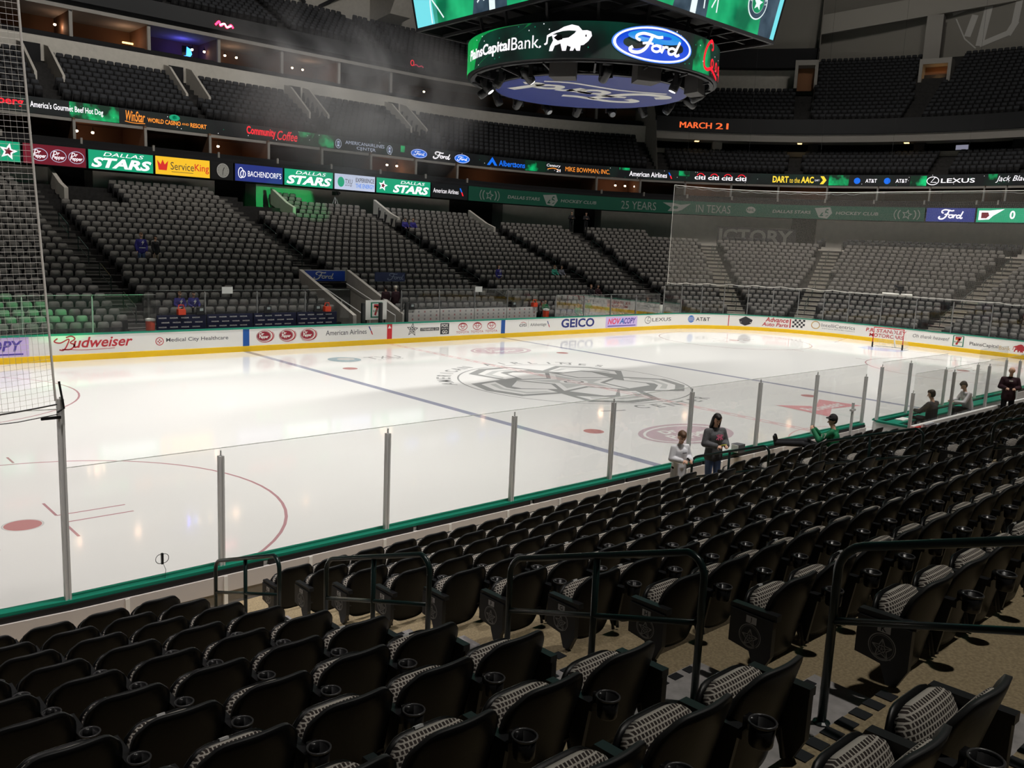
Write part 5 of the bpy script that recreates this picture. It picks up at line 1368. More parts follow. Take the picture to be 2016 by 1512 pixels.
for k in range(16):
    t = 2*PI*k/16; m.bar((4.2*math.cos(t), 4.2*math.sin(t), 1.35), (4.4*math.cos(t), 4.4*math.sin(t), 2.1), .09, .09, TRUSS)
    m.bar((4.45*math.cos(t), 4.45*math.sin(t), .2), (3.6*math.cos(t), 3.6*math.sin(t), .05), .06, .06, TRUSS); t2 = 2*PI*(k+.5)/16; m.bar((3.9*math.cos(t), 3.9*math.sin(t), .45), (3.9*math.cos(t2), 3.9*math.sin(t2), .45), .07, .07, TRUSS)
m.lathe([(4.35, .22), (4.5, .22), (4.5, .3), (4.35, .3)], TRUSS, (0, 0, 0), 48, False); m.lathe([(3.9, 1.5), (3.95, 1.9)], TRUSS, (0, 0, 0), 48, False)
m.build('truss_frame', sb)
m = MB(); m.box((0, 0, 5.2), (8.4, 8.4, 5), BLACKM); m.build('core', sb)
CRW = emis('scr_white', rgb(235, 250, 250), 1.0); CY = emis('scr_cyan', rgb(120, 225, 235), 1.0); SG = screen_noise('scr_green', (.0, .14, .06), (.02, .58, .22), .6, 1.0, .35, .65); SN = screen_noise('scr_navy', (.012, .03, .05), (.06, .10, .14), 1.5, 1.0, .3, .7)
def screen(k):
    lean = .14
    ax = [((0, -1), (1, 0)), ((1, 0), (0, 1)), ((0, 1), (-1, 0)), ((-1, 0), (0, -1))][k]
    n, r = ax
    def mp(u, v, d):
        o = HB+.02+lean*(v-2.0)+d; s = (1+lean*.22*(v-2.0)); return (n[0]*o+r[0]*u*s, n[1]*o+r[1]*u*s, v)
    sc = empty('video_screen'); sc.parent = sb
    a = MB(); P = [mp(-HB-.05, 1.98, -.1), mp(HB+.05, 1.98, -.1), mp(HB+.05, 7.2, -.1), mp(-HB-.05, 7.2, -.1)]; a.extrude(P, (n[0]*.09, n[1]*.09, 0), BLACKM); a.build('screen_case', sc)
    a = Art(mp, .01, .006); H = HB
    a.rect(-H, 2.05, H, 7.1, SN, 20); a.up(); a.rect(-H, 2.05, -H+1.35, 7.1, CY, 20)
    a.poly([(-H+1.15, 2.05), (-H+1.1, 2.9), (-H+1.35, 4.3), (-H+1.6, 6.8), (-H+4.0, 6.8), (-H+3.9, 3.7), (-H+3.5, 2.8), (-H+3.3, 2.05)], SG)
    a.rect(H-4.2, 2.05, H-2.6, 7.1, SG, 20); a.poly([(H-3.6, 2.05), (H-3.6, 7.0), (H-.35, 7.0), (H-.35, 4.6), (H-.9, 3.4), (H-.8, 2.05)], SG); a.up()
    a.poly([(H-1.1, 2.05), (H-1.3, 3.4), (H-.9, 4.6), (H-.6, 3.6), (H-.45, 2.05)], SN)
    a.rect(H-.32, 2.05, H-.02, 7.1, CY, 20)
    a.poly([(-H+4.2, 2.05), (-H+4.5, 2.05), (-H+4.6, 5.4), (-H+4.3, 5.4)], CRW)
    for q in ([(-H+4.9, 2.3), (-H+4.8, 3.4), (-H+4.5, 4.2)], [(-H+5.3, 2.4), (-H+5.7, 3.3), (-H+5.6, 4.4)], [(H-3.2, 2.9), (H-2.9, 3.6), (H-2.5, 4.0)], [(H-3.7, 2.3), (H-3.75, 3.4), (H-3.5, 4.4)], [(-H+3.6, 2.4), (-H+3.9, 2.6), (-H+3.95, 2.4)], [(-H+1.0, 2.1), (-H+1.05, 2.9), (-H+1.3, 2.7), (-H+1.7, 2.2)]): a.stroke(q, .06, CRW)
    for cu, cv, r_ in ((H-1.55, 3.05, .55), (-H+2.1, 3.75, .55)):
        a.l = 3; a.ell(cu, cv, r_, r_, CRW, 32); a.up(); a.ring(cu, cv, r_*.92, r_*.92, r_*.30, SN, 32); a.up(); a.ell(cu, cv, r_*.6, r_*.6, SG, 24); a.up(); a.star(cu, cv, r_*.48, CRW, .45)
        a.arc_text('DALLAS STARS', cu, cv, r_*.77, PI*1.02, -PI*.02, r_*.2, CRW, .0)
    a.build('screen_picture', sc)
for k in range(4): screen(k)
# lamps and speakers hung under the ring
for k in range(18):
    t = CA+2*PI*k/18+.12; x, y = 3.98*math.cos(t), 3.98*math.sin(t); side = 'camera side' if math.cos(t-CA) > 0 else 'far side'
    if k in (1, 17, 3):
        o = empty('hanging_loudspeaker', (x, y, 11.25), t-PI/2); tag(o, 'boxy dark loudspeaker hung under the scoreboard ring, ' + {1: 'right of its middle', 17: 'left of its middle', 3: 'near its right end'}[k], 'loudspeaker')
        m = MB(); m.extrude([(-.38, -.25, -.5), (.38, -.25, -.5), (.45, .25, -.45), (-.45, .25, -.45)], (0, 0, .75), mat('speaker_grey', (.045, .042, .04), .7)); m.build('cabinet', o); m = MB(); m.box((0, 0, .35), (.6, .1, .2), TRUSS); m.build('hanger', o); continue
    o = empty('stage_light', (x, y, 11.2), t-PI/2+random.uniform(-.6, .6)); tag(o, 'black stage light under the %s of the scoreboard ring, %s counting round' % (side, ORD[k]), 'stage light')
    tilt = random.uniform(.3, 1.3)*(1 if k % 2 else -1); R = Matrix.Rotation(tilt, 3, 'X')
    m = MB(); m.box((0, 0, .12), (.34, .26, .16), BLACKM); m.box((0, 0, .3), (.08, .08, .3), TRUSS); m.build('base_box', o)
    m = MB()
    for dx in (-.2, .2): m.box((dx, 0, -.15), (.05, .14, .42), BLACKM)
    m.build('yoke', o)
    m = MB(); c = Vector((0, 0, -.25)); m.tube([c+R @ Vector((0, 0, .26)), c+R @ Vector((0, 0, .1)), c+R @ Vector((0, 0, -.22)), c+R @ Vector((0, 0, -.30))], [.10, .155, .165, .14], BLACKM, 12); hd = m.build('lamp_head', o, True)
    m = MB(); m.tube([c+R @ Vector((0, 0, -.302)), c+R @ Vector((0, 0, -.315))], .115, emis('stage_lens', (1, .97, .9), 9.0) if k in (2, 5, 14, 16) else mat('lens_glass', (.10, .11, .12), .1, .8), 12); m.build('lens', hd)
# coloured beams of the rig and the smoke
spot('rig_green', (-3.0, 2.9, 10.5), (-16.5, 15.6, 1.3), 16000, (.05, 1.0, .25), 13, .25, .1)
spot('rig_green', (1.2, 4.0, 10.5), (5.5, 33.6, 7.6), 13000, (.05, 1.0, .25), 9, .3, .1)
spot('rig_amber', (3.2, 2.7, 10.5), (27.5, 15.0, 2.2), 900, (1.0, .8, .3), 14, .5, .1)
# ------------------------------------------------------------------ goal
g = empty('hockey_goal', (27.13, 0, 0)); tag(g, 'red framed hockey goal with white net in front of the far end boards', 'goal')
GR = mat('goal_red', rgb(190, 35, 40), .4); NETW = mat('net_cord', rgb(225, 225, 220), .8)
m = MB(); m.tube([(0, -.915, 0), (0, -.915, 1.22), (0, .915, 1.22), (0, .915, 0)], .03, GR, 8); m.build('goal_frame', g)
m = MB()
for y in (-.915, .915): m.tube([(0, y, 0), (0, y, .32)], .05, BLACKM, 8)
m.build('post_pad', g)
m = MB(); m.tube([(0, -.915, .03), (.55, -1.05, .03), (1.02, -.6, .03), (1.1, 0, .03), (1.02, .6, .03), (.55, 1.05, .03), (0, .915, .03)], .03, P_WHITE, 8); m.tube([(0, -.9, 1.2), (.45, -.6, 1.18), (.5, 0, 1.16), (.45, .6, 1.18), (0, .9, 1.2)], .025, GR, 8); m.tube([(.5, 0, 1.16), (.8, 0, .7), (1.1, 0, .03)], .05, P_WHITE, 8); m.build('base_frame', g)
m = MB()
for k in range(21):
    y = -.9+.09*k; s = 1-abs(y)*.12; m.tube([(.48, y*.8, 1.17), (.75*s, y*.95, .6), (1.05*s, y*1.05, .04)], .004, NETW, 4)
for k in range(12):
    z = .1+.09*k; x = 1.05-.57*(z/1.17); m.tube([(0, -.92, z), (x*.7, -.95, z), (x, -.5, z), (x, .5, z), (x*.7, .95, z), (0, .92, z)], .004, NETW, 4)
m.build('goal_net', g)

# ------------------------------------------------------------------ spectator nets
NETM = mat('net_white', rgb(235, 232, 225), .8); NETG = mat('net_grey', rgb(205, 200, 190), .8)
def rope_mesh(lines, r, mt):
    m = MB()
    for P in lines: m.tube(P, r, mt, 3, False)
    return m
t = empty('safety_net'); tag(t, 'wide pale spectator net hanging above the glass at the right end of the rink', 'net')
sa, sb = 22.3, SMAX; ss = samples(sa, sb, .8)
zb = lambda s: 3.02; zt_ = lambda s: 9.5+.06*math.sin(s*.9)
lines = []
n = int((9.5-3.0)/.055)
for k in range(n+1):
    z = 3.02+(9.48-3.02)*k/n; lines.append([pt(s, .15, z) for s in ss])
s = sa
while s < sb:
    lines.append([pt(s, .15, 3.02), pt(s, .15, 9.48)]); s += .055/lenf(s, .15)
rope_mesh(lines, .0016, NETG).build('net_mesh', t)
def sag(z, amp, per): return [pt(s, .15, z-amp*abs(math.sin((s-sa)*PI/per))) for s in samples(sa, sb, .25)]
m = MB(); m.tube([pt(s, .15, 9.52) for s in ss], .02, NETM, 5); m.tube(sag(9.46, .10, 1.0), .008, NETM, 4); m.tube(sag(3.12, .10, 1.7), .016, NETM, 5); m.tube([pt(sa, .15, 3.0), pt(sa, .15, 9.5)], .018, NETM, 5); m.build('border_rope', t)
m = MB(); s = sa+1
while s < sb: m.tube([pt(s, .15, 9.5), pt(s, .15, 22.0)], .006, DKGREY, 4); s += 4.6/lenf(s, 0)
m.build('hanging_cable', t)
t = empty('safety_net'); tag(t, 'white square mesh spectator net hanging at the left edge above the tall net post', 'net')
def curveL(x): # follows the near left corner
    if x > -XS: return -13.06
    return -YS-math.sqrt(max(0, (RC+.1)**2-(x+XS)**2))
edge = lambda z: -22.02-(z-3.5)*.047 if z < 8 else -22.23
lines = []
k = 0
while True:
    z = 3.35+.058*k
    if z > 10: break
    lines.append([(edge(z)-d, curveL(edge(z)-d), z-.10*math.sin(min(1, d/1.2)*PI*.5)*(1 if z < 3.9 else .3)) for d in (0, .2, .4, .7, 1.1, 1.6, 2.2)]); k += 1
for j in range(38):
    d = .058*j; lines.append([(edge(z)-d, curveL(edge(z)-d), z) for z in np.linspace(3.35-.10*math.sin(min(1, d/1.2)*PI*.5), 10, 9)])
rope_mesh(lines, .0017, NETM).build('net_mesh', t)
m = MB(); m.tube([(edge(z), curveL(edge(z)), z) for z in np.linspace(3.4, 10, 8)], .012, NETM, 6); m.tube([(-22.0-d, curveL(-22-d), 3.34-.10*math.sin(min(1, d/1.2)*PI*.5)+.02) for d in (0, .2, .4, .7, 1.1, 1.6, 2.2)], .008, DKGREY, 6); m.tube([(-21.98, -13.06, 3.25), (-22.4, -13.06, 3.2), (-23, -13.0, 3.17)], .006, DKGREY, 6); m.build('border_rope', t)
m = MB(); m.tube([(-21.98, -13.08, 3.62), (-21.95, -13.12, 3.32), (-22.02, -13.12, 3.28)], .012, BLACKM, 6); m.box((-22.08, -13.1, 3.22), (.2, .03, .03), BLACKM); m.build('net_clamp', t)

# ------------------------------------------------------------------ player benches
NAVYP = mat('bench_navy', rgb(28, 32, 62), .6); WHT = mat('bench_white', rgb(205, 203, 200), .6)
def bench_panels(x0, x1, n, face, kind):
    for i in range(n):
        a0 = x0+(x1-x0)*i/n+.03; a1 = x0+(x1-x0)*(i+1)/n-.03
        t = empty('bench_partition', ((a0+a1)/2, 14.36, .3)); tag(t, ('navy bench back panel with rows of white lettering' if kind else 'white bench back panel with rows of small grey badges') + ', %s from the left' % ORD[i], 'bench panel', 'bench back panels')
        m = MB(); m.box((0, 0, .63), (a1-a0, .08, 1.26), face); m.build('panel_board', t)
        w_ = (a1-a0); a = Art(lambda u, v, d: (u, -.04-d, v), .003, .001)
        for r in range(3):
            for c in range(4 if kind else 6):
                u = -w_/2+w_*(c+.5+(.25 if kind and r == 1 else 0))/(4.4 if kind else 6); v = 1.14-.2*r
                if kind: a.text('HAGGAR', u-.17, v-.03, u+.17, v+.03, P_WHITE, .02)
                else: a.rect(u-.05, v-.05, u+.05, v+.05, mat('badge_red', rgb(176, 128, 128), .6) if (r+c) % 3 == 0 else mat('badge_grey', rgb(150, 148, 150), .6))
        a.build('lettering', t)
bench_panels(-11.05, -2.2, 4, NAVYP, True); bench_panels(1.75, 11.5, 4, WHT, False)
for nm, x0, x1 in (('navy', -11, -2.2), ('white', 1.75, 11.5)):
    t = empty('players_bench', ((x0+x1)/2, 13.95, .3)); tag(t, 'long low players bench in front of the %s panels behind the far boards' % nm, 'bench')
    m = MB(); m.box((0, 0, .45), (x1-x0, .3, .05), mat('bench_wood', (.2, .14, .09), .6)); m.build('bench_seat', t)
    for q in (-1, 0, 1): m = MB(); m.box((q*(x1-x0)*.45, 0, .21), (.06, .25, .42), STEEL); m.build('leg', t)
def simple(name, label, cat, parts, loc, rz=0, group=None):
    t = empty(name, loc, rz); tag(t, label, cat, group)
    for pn, fn in parts:
        m = MB(); fn(m); m.build(pn, t)
    return t
ORNG = mat('cooler_orange', rgb(225, 75, 45), .5)
def bag(lb, x, y, z): simple('water_bottle_carrier', lb, 'carrier', [('carrier_body', lambda m: m.box((0, 0, .12), (.32, .24, .24), ORNG)), ('handle', lambda m: m.tube([(-.14, 0, .24), (-.1, 0, .42), (.1, 0, .42), (.14, 0, .24)], .02, ORNG, 6))], (x, y, z))
bag('orange bottle carrier on the left end of the navy bench panels', -9.95, 14.36, 1.57); bag('orange bottle carrier on the right end of the navy bench panels', -2.75, 14.36, 1.57); bag('orange bottle carrier on the right end of the white bench panels', 11.3, 14.36, 1.57)
def cooler(lb, x, y, z): simple('drink_cooler', lb, 'cooler', [('cooler_body', lambda m: m.lathe([(.16, 0), (.18, .05), (.19, .42), (.17, .44)], ORNG, (0, 0, 0), 14)), ('lid', lambda m: m.lathe([(.2, .44), (.2, .52), (.1, .55)], P_WHITE, (0, 0, 0), 14))], (x, y, z))
cooler('orange drink cooler with white lid left of the navy bench', -11.45, 13.9, .95); cooler('orange drink cooler with white lid right of the white bench', 11.75, 13.8, .95)
def monitor(lb, x): simple('bench_monitor', lb, 'monitor', [('screen_case', lambda m: m.box((0, 0, .15), (.34, .08, .26), BLACKM)), ('bracket', lambda m: m.box((0, 0, .0), (.4, .12, .06), BLACKM)), ('screen_label', lambda m: m.box((.03, -.045, .18), (.16, .01, .12), mat('screen_grey', rgb(150, 160, 160), .4)))], (x, 14.34, 1.6))
for lb, x in (('small black monitor above the left end of the navy bench panels', -9.1), ('small black monitor above the third navy bench panel', -5.9), ('small black monitor above the right end of the navy bench panels', -3.3), ('small black monitor above the left white bench panel', 2.3), ('small black monitor above the fourth white bench panel', 9.6)): monitor(lb, x)
for lb, x, z in (('white plate clipped to the top of the glass behind the navy bench', -7.8, 2.62), ('white plate clipped to the top of the glass behind the white bench', 7.0, 2.62)):
    m = MB(); m.box((x, 14.47, z), (.5, .03, .3), mat('plate_white', rgb(195, 195, 192), .5)); tag(m.build('glass_plate'), lb, 'plate')
m = MB(); m.box((22.1, 13.3, 1.3), (.34, .04, .62), P_WHITE); tag(m.build('white_board'), 'upright white board held at the far boards near the right corner', 'board')
# photographers' pit between the benches
t = empty('sponsor_board', (-.3, 13.75, .6)); tag(t, 'white square board with a red and green numeral mark between the benches', 'board')
m = MB(); m.box((0, 0, 1.05), (1.25, .05, .98), P_WHITE); m.build('board_panel', t)
a = Art(lambda u, v, d: (u, -.026-d, v), .002, .002); a.rect(-.34, .66, .34, 1.44, P_GREEN); a.up(); a.rect(-.25, .72, .25, 1.38, P_WHITE); a.up(); a.text('7', -.15, .76, .18, 1.34, P_RED, .05); a.rect(-.15, 1.15, .1, 1.25, P_ORANGE); a.up(); a.text('ELEVEN', -.2, .95, .2, 1.05, P_GREEN, .02); a.build('artwork', t)
m = MB()
for x in (-.55, .55): m.box((x, .05, .27), (.06, .06, .55), BLACKM)
m.build('stand', t)
for x, lb in ((-.33, 'thick black padded post in front of the white square board'), (1.25, 'thick black padded post left of the white bench'), (-1.35, 'black padded post at the right end of the navy bench glass')):
    m = MB(); m.tube([(x, 13.3, .6), (x, 13.3, 2.05)], .11, BLACKM, 10); tag(m.build('padded_post'), lb, 'post')
t = empty('tunnel_sign', (.3, 19.86, 3.0)); tag(t, 'blue sign with white script over the tunnel entrance between the benches', 'sign')
m = MB(); m.box((0, 0, 0), (2.5, .06, .56), mat('sign_blue', rgb(25, 75, 190), .4)); m.build('sign_face', t); a = Art(lambda u, v, d: (u, -.03-d, v), .003, .001); ford_script(a, -.75, -.22, .5, .25, P_WHITE, .08); a.build('lettering', t)
t = empty('tunnel_banner', (3.1, 17.6, 3.1)); tag(t, 'dim navy banner with faint script right of the tunnel entrance', 'sign'); m = MB(); m.box((0, 0, 0), (2.0, .05, .5), mat('banner_navy', rgb(32, 44, 80), .6)); m.build('sign_face', t); a = Art(lambda u, v, d: (u, -.03-d, v), .003, .001); ford_script(a, -.2, -.2, .9, .22, mat('dim_letter', rgb(130, 140, 160), .6), .06); a.build('lettering', t)
for x, s_, lb in ((-.35, 1, 'slanted steel handrail on the left side of the tunnel ramp'), (1.45, 1, 'slanted steel handrail on the right side of the tunnel ramp')):
    m = MB(); m.tube([(x, 19.5, 2.6), (x, 14.6, 1.25)], .03, STEEL, 6); m.tube([(x, 14.6, 1.25), (x, 14.6, .3)], .03, STEEL, 6); m.tube([(x, 17, 1.92), (x, 17, .3)], .025, STEEL, 6); tag(m.build('ramp_handrail'), lb, 'handrail')
# end glass opening with a clamp camera
t = empty('camera_frame', (30.58, 1.3, 1.06)); tag(t, 'white cross bar on two glass posts behind the goal carrying a small black camera', 'camera frame')
m = MB(); m.tube([(0, -.95, 2.1), (0, .95, 2.1)], .05, P_WHITE, 8); m.build('cross_bar', t)
m = MB(); m.box((0, -.2, 2.2), (.1, .1, .25), BLACKM); m.box((0, -.2, 2.45), (.22, .3, .3), BLACKM); m.tube([(0, -.05, 2.5), (0, .2, 2.62)], .09, BLACKM, 8); m.build('camera_body', t)
# ------------------------------------------------------------------ near side small things
t = empty('glass_microphone', (-20.9, -13.08, 1.33)); tag(t, 'small black clip microphone with wire loop fixed to the near glass', 'microphone')
m = MB(); m.box((0, 0, 0), (.025, .03, .14), BLACKM); m.build('clip_bar', t)
m = MB()
for s_ in (-1, 1): m.tube([(s_*.005, 0, .06)]+[(s_*(.02+.06*math.sin(PI*k/8)), 0, .06*math.cos(PI*k/8)) for k in range(1, 8)]+[(s_*.005, 0, -.06)], .004, DKGREY, 6)
m.tube([(.01, 0, -.06), (.04, 0, -.15), (.03, 0, -.26)], .003, DKGREY, 5); m.build('wire_loop', t)
simple('phone_box', 'grey box with pale side standing on the near green ledge beside the farther handrail', 'box', [('box_body', lambda m: m.box((0, 0, .09), (.22, .2, .18), mat('box_grey', rgb(95, 95, 98), .5))), ('side_plate', lambda m: m.box((-.125, 0, .09), (.03, .16, .16), STEEL))], (-8.55, -13.14, 1.07))
simple('red_crate', 'red crate with white lettering beside the open end of the penalty box', 'crate', [('crate_body', lambda m: m.box((0, 0, .13), (.52, .3, .26), mat('crate_red', rgb(200, 45, 40), .5))), ('handle', lambda m: m.tube([(-.2, 0, .26), (-.15, 0, .34), (.15, 0, .34), (.2, 0, .26)], .02, MATS['crate_red'], 6)), ('label_plate', lambda m: m.box((-.02, -.155, .14), (.16, .01, .12), P_WHITE))], (-2.35, -14.35, .82))
simple('drinks_tray', 'grey and red tray of cups beside the red crate', 'tray', [('tray_body', lambda m: m.box((0, 0, .08), (.62, .4, .16), mat('tray_red', rgb(175, 70, 62), .5))), ('cups', lambda m: [m.lathe([(.045, .16), (.05, .28)], mat('cup_pale', rgb(185, 190, 195), .5), (-.22+.11*(k % 5), -.08+.16*(k//5), 0), 10) for k in range(10)])], (-1.65, -14.42, .9))
simple('papers', 'stack of white papers on the penalty box counter', 'papers', [('sheets', lambda m: m.box((0, 0, .01), (.5, .22, .03), P_WHITE))], (-.95, -13.36, 1.03))
simple('desk_microphone', 'small black microphone on a bent stalk on the penalty box counter', 'microphone', [('stalk', lambda m: m.tube([(0, 0, 0), (0, 0, .25), (.12, -.05, .33)], .012, BLACKM, 6)), ('mic_head', lambda m: m.ball((.16, -.07, .34), (.05, .04, .04), BLACKM))], (.75, -13.36, 1.03))
simple('door_latch_post', 'short grey latch post with knob at the open end of the penalty box', 'post', [('latch_bar', lambda m: m.box((0, 0, .45), (.05, .05, .9), STEEL)), ('knob', lambda m: m.box((0, 0, .72), (.2, .06, .05), STEEL))], (-4.1, -13.45, .9))

# ------------------------------------------------------------------ people
SKIN = mat('skin', rgb(222, 176, 150), .55)
HAIRD = mat('hair_dark', (.018, .012, .010), .6); HAIRB = mat('hair_brown', (.12, .06, .03), .6); EYE = mat('eye_dark', (.02, .015, .012), .3); LIP = mat('lip', rgb(170, 95, 90), .6)
def capsule(m, a, b, ra, rb, mt, seg=10):
    a = Vector(a); b = Vector(b); d = b-a; L = d.length
    if L < 1e-5: d = Vector((0, 0, 1)); L = 1e-5
    q = d.to_track_quat('Z', 'Y').to_matrix(); V = []; Fc = []; R = []
    for k in range(1, 4): t = -PI/2+PI/2*k/4; R.append((ra*math.cos(t), ra*math.sin(t)))
    R.append((ra, 0)); R.append((rb, L))
    for k in range(1, 4): t = PI/2*k/4; R.append((rb*math.cos(t), L+rb*math.sin(t)))
    V.append(a+q @ Vector((0, 0, -ra)))
    for r, z in R:
        for s_ in range(seg):
            t = 2*PI*s_/seg; V.append(a+q @ Vector((r*math.cos(t), r*math.sin(t), z)))
    V.append(a+q @ Vector((0, 0, L+rb))); n = len(R)
    for s_ in range(seg):
        Fc.append((0, 1+(s_+1) % seg, 1+s_)); e = len(V)-1; Fc.append((e, e-seg+s_, e-seg+(s_+1) % seg))
    for i in range(n-1):
        for s_ in range(seg): u = 1+i*seg; Fc.append((u+s_, u+(s_+1) % seg, u+seg+(s_+1) % seg, u+seg+s_))
    m.add(V, Fc, mt)
def fuse(mb, name, parent, voxel, smooth_it=2):
    """join the shapes into one continuous skin"""
    o = mb.build(name, parent)
    md = o.modifiers.new('remesh', 'REMESH'); md.mode = 'VOXEL'; md.voxel_size = voxel; md.use_smooth_shade = True
    if smooth_it: sm = o.modifiers.new('smooth', 'SMOOTH'); sm.iterations = smooth_it; sm.factor = .5
    FUSE.append(o); return o
FUSE = []
def person(loc, rz, H, label, pose, top, bottom, shoe, hair, voxel=.011, female=False, kid=False, bulk=0.0, sleeves=True, hem=.0, long_hair=False, bald=False, cap=None, marks=None, skin=None, fingers=True):
    """pose: dict of joints in units of H: x right, y forward, z up"""
    t = empty('person', loc, rz); tag(t, label, 'person')
    sk = skin or SKIN
    J = dict(pelvis=(0, 0, .52), waist=(0, .0, .60), chest=(0, .005, .72), neck=(0, .0, .825), head=(0, .012, .925),
             shL=(-.112, 0, .795), elL=(-.135, -.01, .63), wrL=(-.13, .05, .49), shR=(.112, 0, .795), elR=(.135, -.01, .63), wrR=(.13, .05, .49),
             hipL=(-.052, 0, .51), knL=(-.06, .012, .275), anL=(-.06, -.01, .045), hipR=(.052, 0, .51), knR=(.06, .012, .275), anR=(.06, -.01, .045), face=(0, 1, -.1))
    J.update(pose); V = {k: Vector(v)*(H if k != 'face' else 1) for k, v in J.items()}
    fw = V['face'].normalized(); rt = fw.cross(Vector((0, 0, 1))).normalized(); upv = rt.cross(fw)
    S = H*(1.18 if kid else 1.0); hs = S/1.75
    b = MB(); cap_ = lambda a, c, ra, rb: capsule(b, a, c, ra*H/1.75, rb*H/1.75, sk)
    cap_(V['pelvis'], V['waist'], .115, .105); cap_(V['waist'], V['chest'], .105, .12)
    for s_ in 'LR':
        cap_(V['chest']+Vector((0, 0, -.015*H)), V['sh'+s_]+Vector((0, 0, -.02*H)), .09, .042); cap_(V['sh'+s_]+Vector((0, 0, -.015*H)), V['el'+s_], .044, .038); cap_(V['el'+s_], V['wr'+s_], .040, .027)
        cap_(V['pelvis'], V['hip'+s_], .10, .09); cap_(V['hip'+s_], V['kn'+s_], .085, .056); cap_(V['kn'+s_], V['an'+s_], .054, .038)
    cap_(V['chest']+Vector((0, 0, .03*H)), V['neck'], .075, .055); cap_(V['neck'], V['head']-upv*.03*H, .052, .05)
    hc = V['head']
    def hp(x, y, z): return hc+rt*x*hs+fw*y*hs+upv*z*hs
    capsule(b, hp(0, -.012, .028), hp(0, .0, .0), .088*hs, .080*hs, sk); capsule(b, hp(0, .018, -.01), hp(0, .028, -.085), .066*hs, .042*hs, sk)
    capsule(b, hp(0, .088, .0), hp(0, .108, -.035), .010*hs, .016*hs, sk, 6)
    for s_ in (-1, 1): capsule(b, hp(s_*.081, -.005, .012), hp(s_*.082, -.008, -.025), .014*hs, .010*hs, sk, 6)
    # hands: palm, four fingers of different length, thumb from the side of the palm
    for s_ in 'LR':
        wr = V['wr'+s_]; d = (wr-V['el'+s_]).normalized(); side = V.get('pn'+s_, None)
        nrm = Vector(J.get('palm'+s_, (0, 0, -1))).normalized(); nrm = (nrm-d*nrm.dot(d)); nrm = nrm.normalized() if nrm.length > .1 else d.orthogonal().normalized()
        lat = d.cross(nrm)*(1 if s_ == 'R' else -1)
        pm = wr+d*.06*hs; k = hs
        for q in (-.022, 0, .022): capsule(b, wr+lat*q*.6*k, pm+lat*q*k, .017*k, .015*k, sk, 8)
        if fingers:
            for q, L in ((-.030, .062), (-.010, .074), (.011, .070), (.031, .055)):
                p0 = pm+lat*q*k+d*.012*k; p1 = p0+(d*.75+nrm*.45)*L*.5*k; p2 = p1+(d*.25+nrm*.95)*L*.5*k
                capsule(b, p0, p1, .0095*k, .009*k, sk, 6); capsule(b, p1, p2, .009*k, .008*k, sk, 6)
            p0 = wr+d*.025*k-lat*.028*k; p1 = p0+(d*.5-lat*.7+nrm*.4)*.04*k; capsule(b, p0, p1, .012*k, .010*k, sk, 6); capsule(b, p1, p1+(d*.7+nrm*.7)*.03*k, .010*k, .009*k, sk, 6)
        else: capsule(b, pm, pm+d*.05*k+nrm*.02*k, .03*k, .022*k, sk, 8)
    body = fuse(b, 'body', t, voxel)
    # clothing follows the same limbs a little larger
    def garment(name, segs, mt, vx=None):
        g = MB()
        for a, c, ra, rb in segs: capsule(g, a, c, ra*H/1.75, rb*H/1.75, mt, 12)
        return fuse(g, name, t, vx or voxel*1.1, 3)
    e = .016+bulk
    segs = [(V['pelvis'], V['waist'], .122+e, .112+e), (V['waist'], V['chest'], .112+e, .126+e)]
    if hem: segs += [(V['pelvis']+Vector((q*.045*H, -.0, -hem*H)), V['waist']+Vector((q*.028*H, 0, 0)), .103+e, .10+e) for q in (-1, -.35, .35, 1)]
    for s_ in (-1, 1): segs += [(V['pelvis']+Vector((s_*.035*H, 0, 0)), V['chest']+Vector((s_*.04*H, 0, .0)), .10+e, .10+e)]
    segs += [(V['chest'], V['neck']-Vector((0, 0, .025*H)), .10+e, .052+e)]
    for s_ in 'LR':
        segs += [(V['chest']+Vector((0, 0, -.01*H)), V['sh'+s_]+Vector((0, 0, -.02*H)), .10+e, .050+e*.6), (V['neck']-Vector((0, 0, .035*H)), V['sh'+s_]+Vector((0, 0, -.008*H)), .045+e*.5, .044+e*.6), (V['sh'+s_]+Vector((0, 0, -.012*H)), V['el'+s_], .047+e*.8, .043+e)]
        if sleeves: segs += [(V['el'+s_], V['el'+s_].lerp(V['wr'+s_], .92), .046+e, .036+e)]
    tp = garment('jacket' if top[1] == 'jacket' else top[1], segs, top[0])
    segs = [(V['pelvis'], V['waist'].lerp(V['pelvis'], .6), .121, .116)]
    for s_ in 'LR': segs += [(V['pelvis'], V['hip'+s_], .112, .104), (V['hip'+s_], V['kn'+s_], .098, .072), (V['kn'+s_], V['an'+s_], .07, .058)]
    garment('trousers', segs, bottom)
    for s_ in 'LR':
        sh = MB(); an = V['an'+s_]; shin = (V['kn'+s_]-an).normalized(); td = Vector(J.get('toe'+s_, (0, 1, 0))).normalized()
        capsule(sh, an-shin*.01*H-td*.02*H, an-shin*.012*H+td*.09*H, .042*H/1.75, .036*H/1.75, shoe, 10); fuse(sh, 'shoe', t, voxel*1.2, 1)
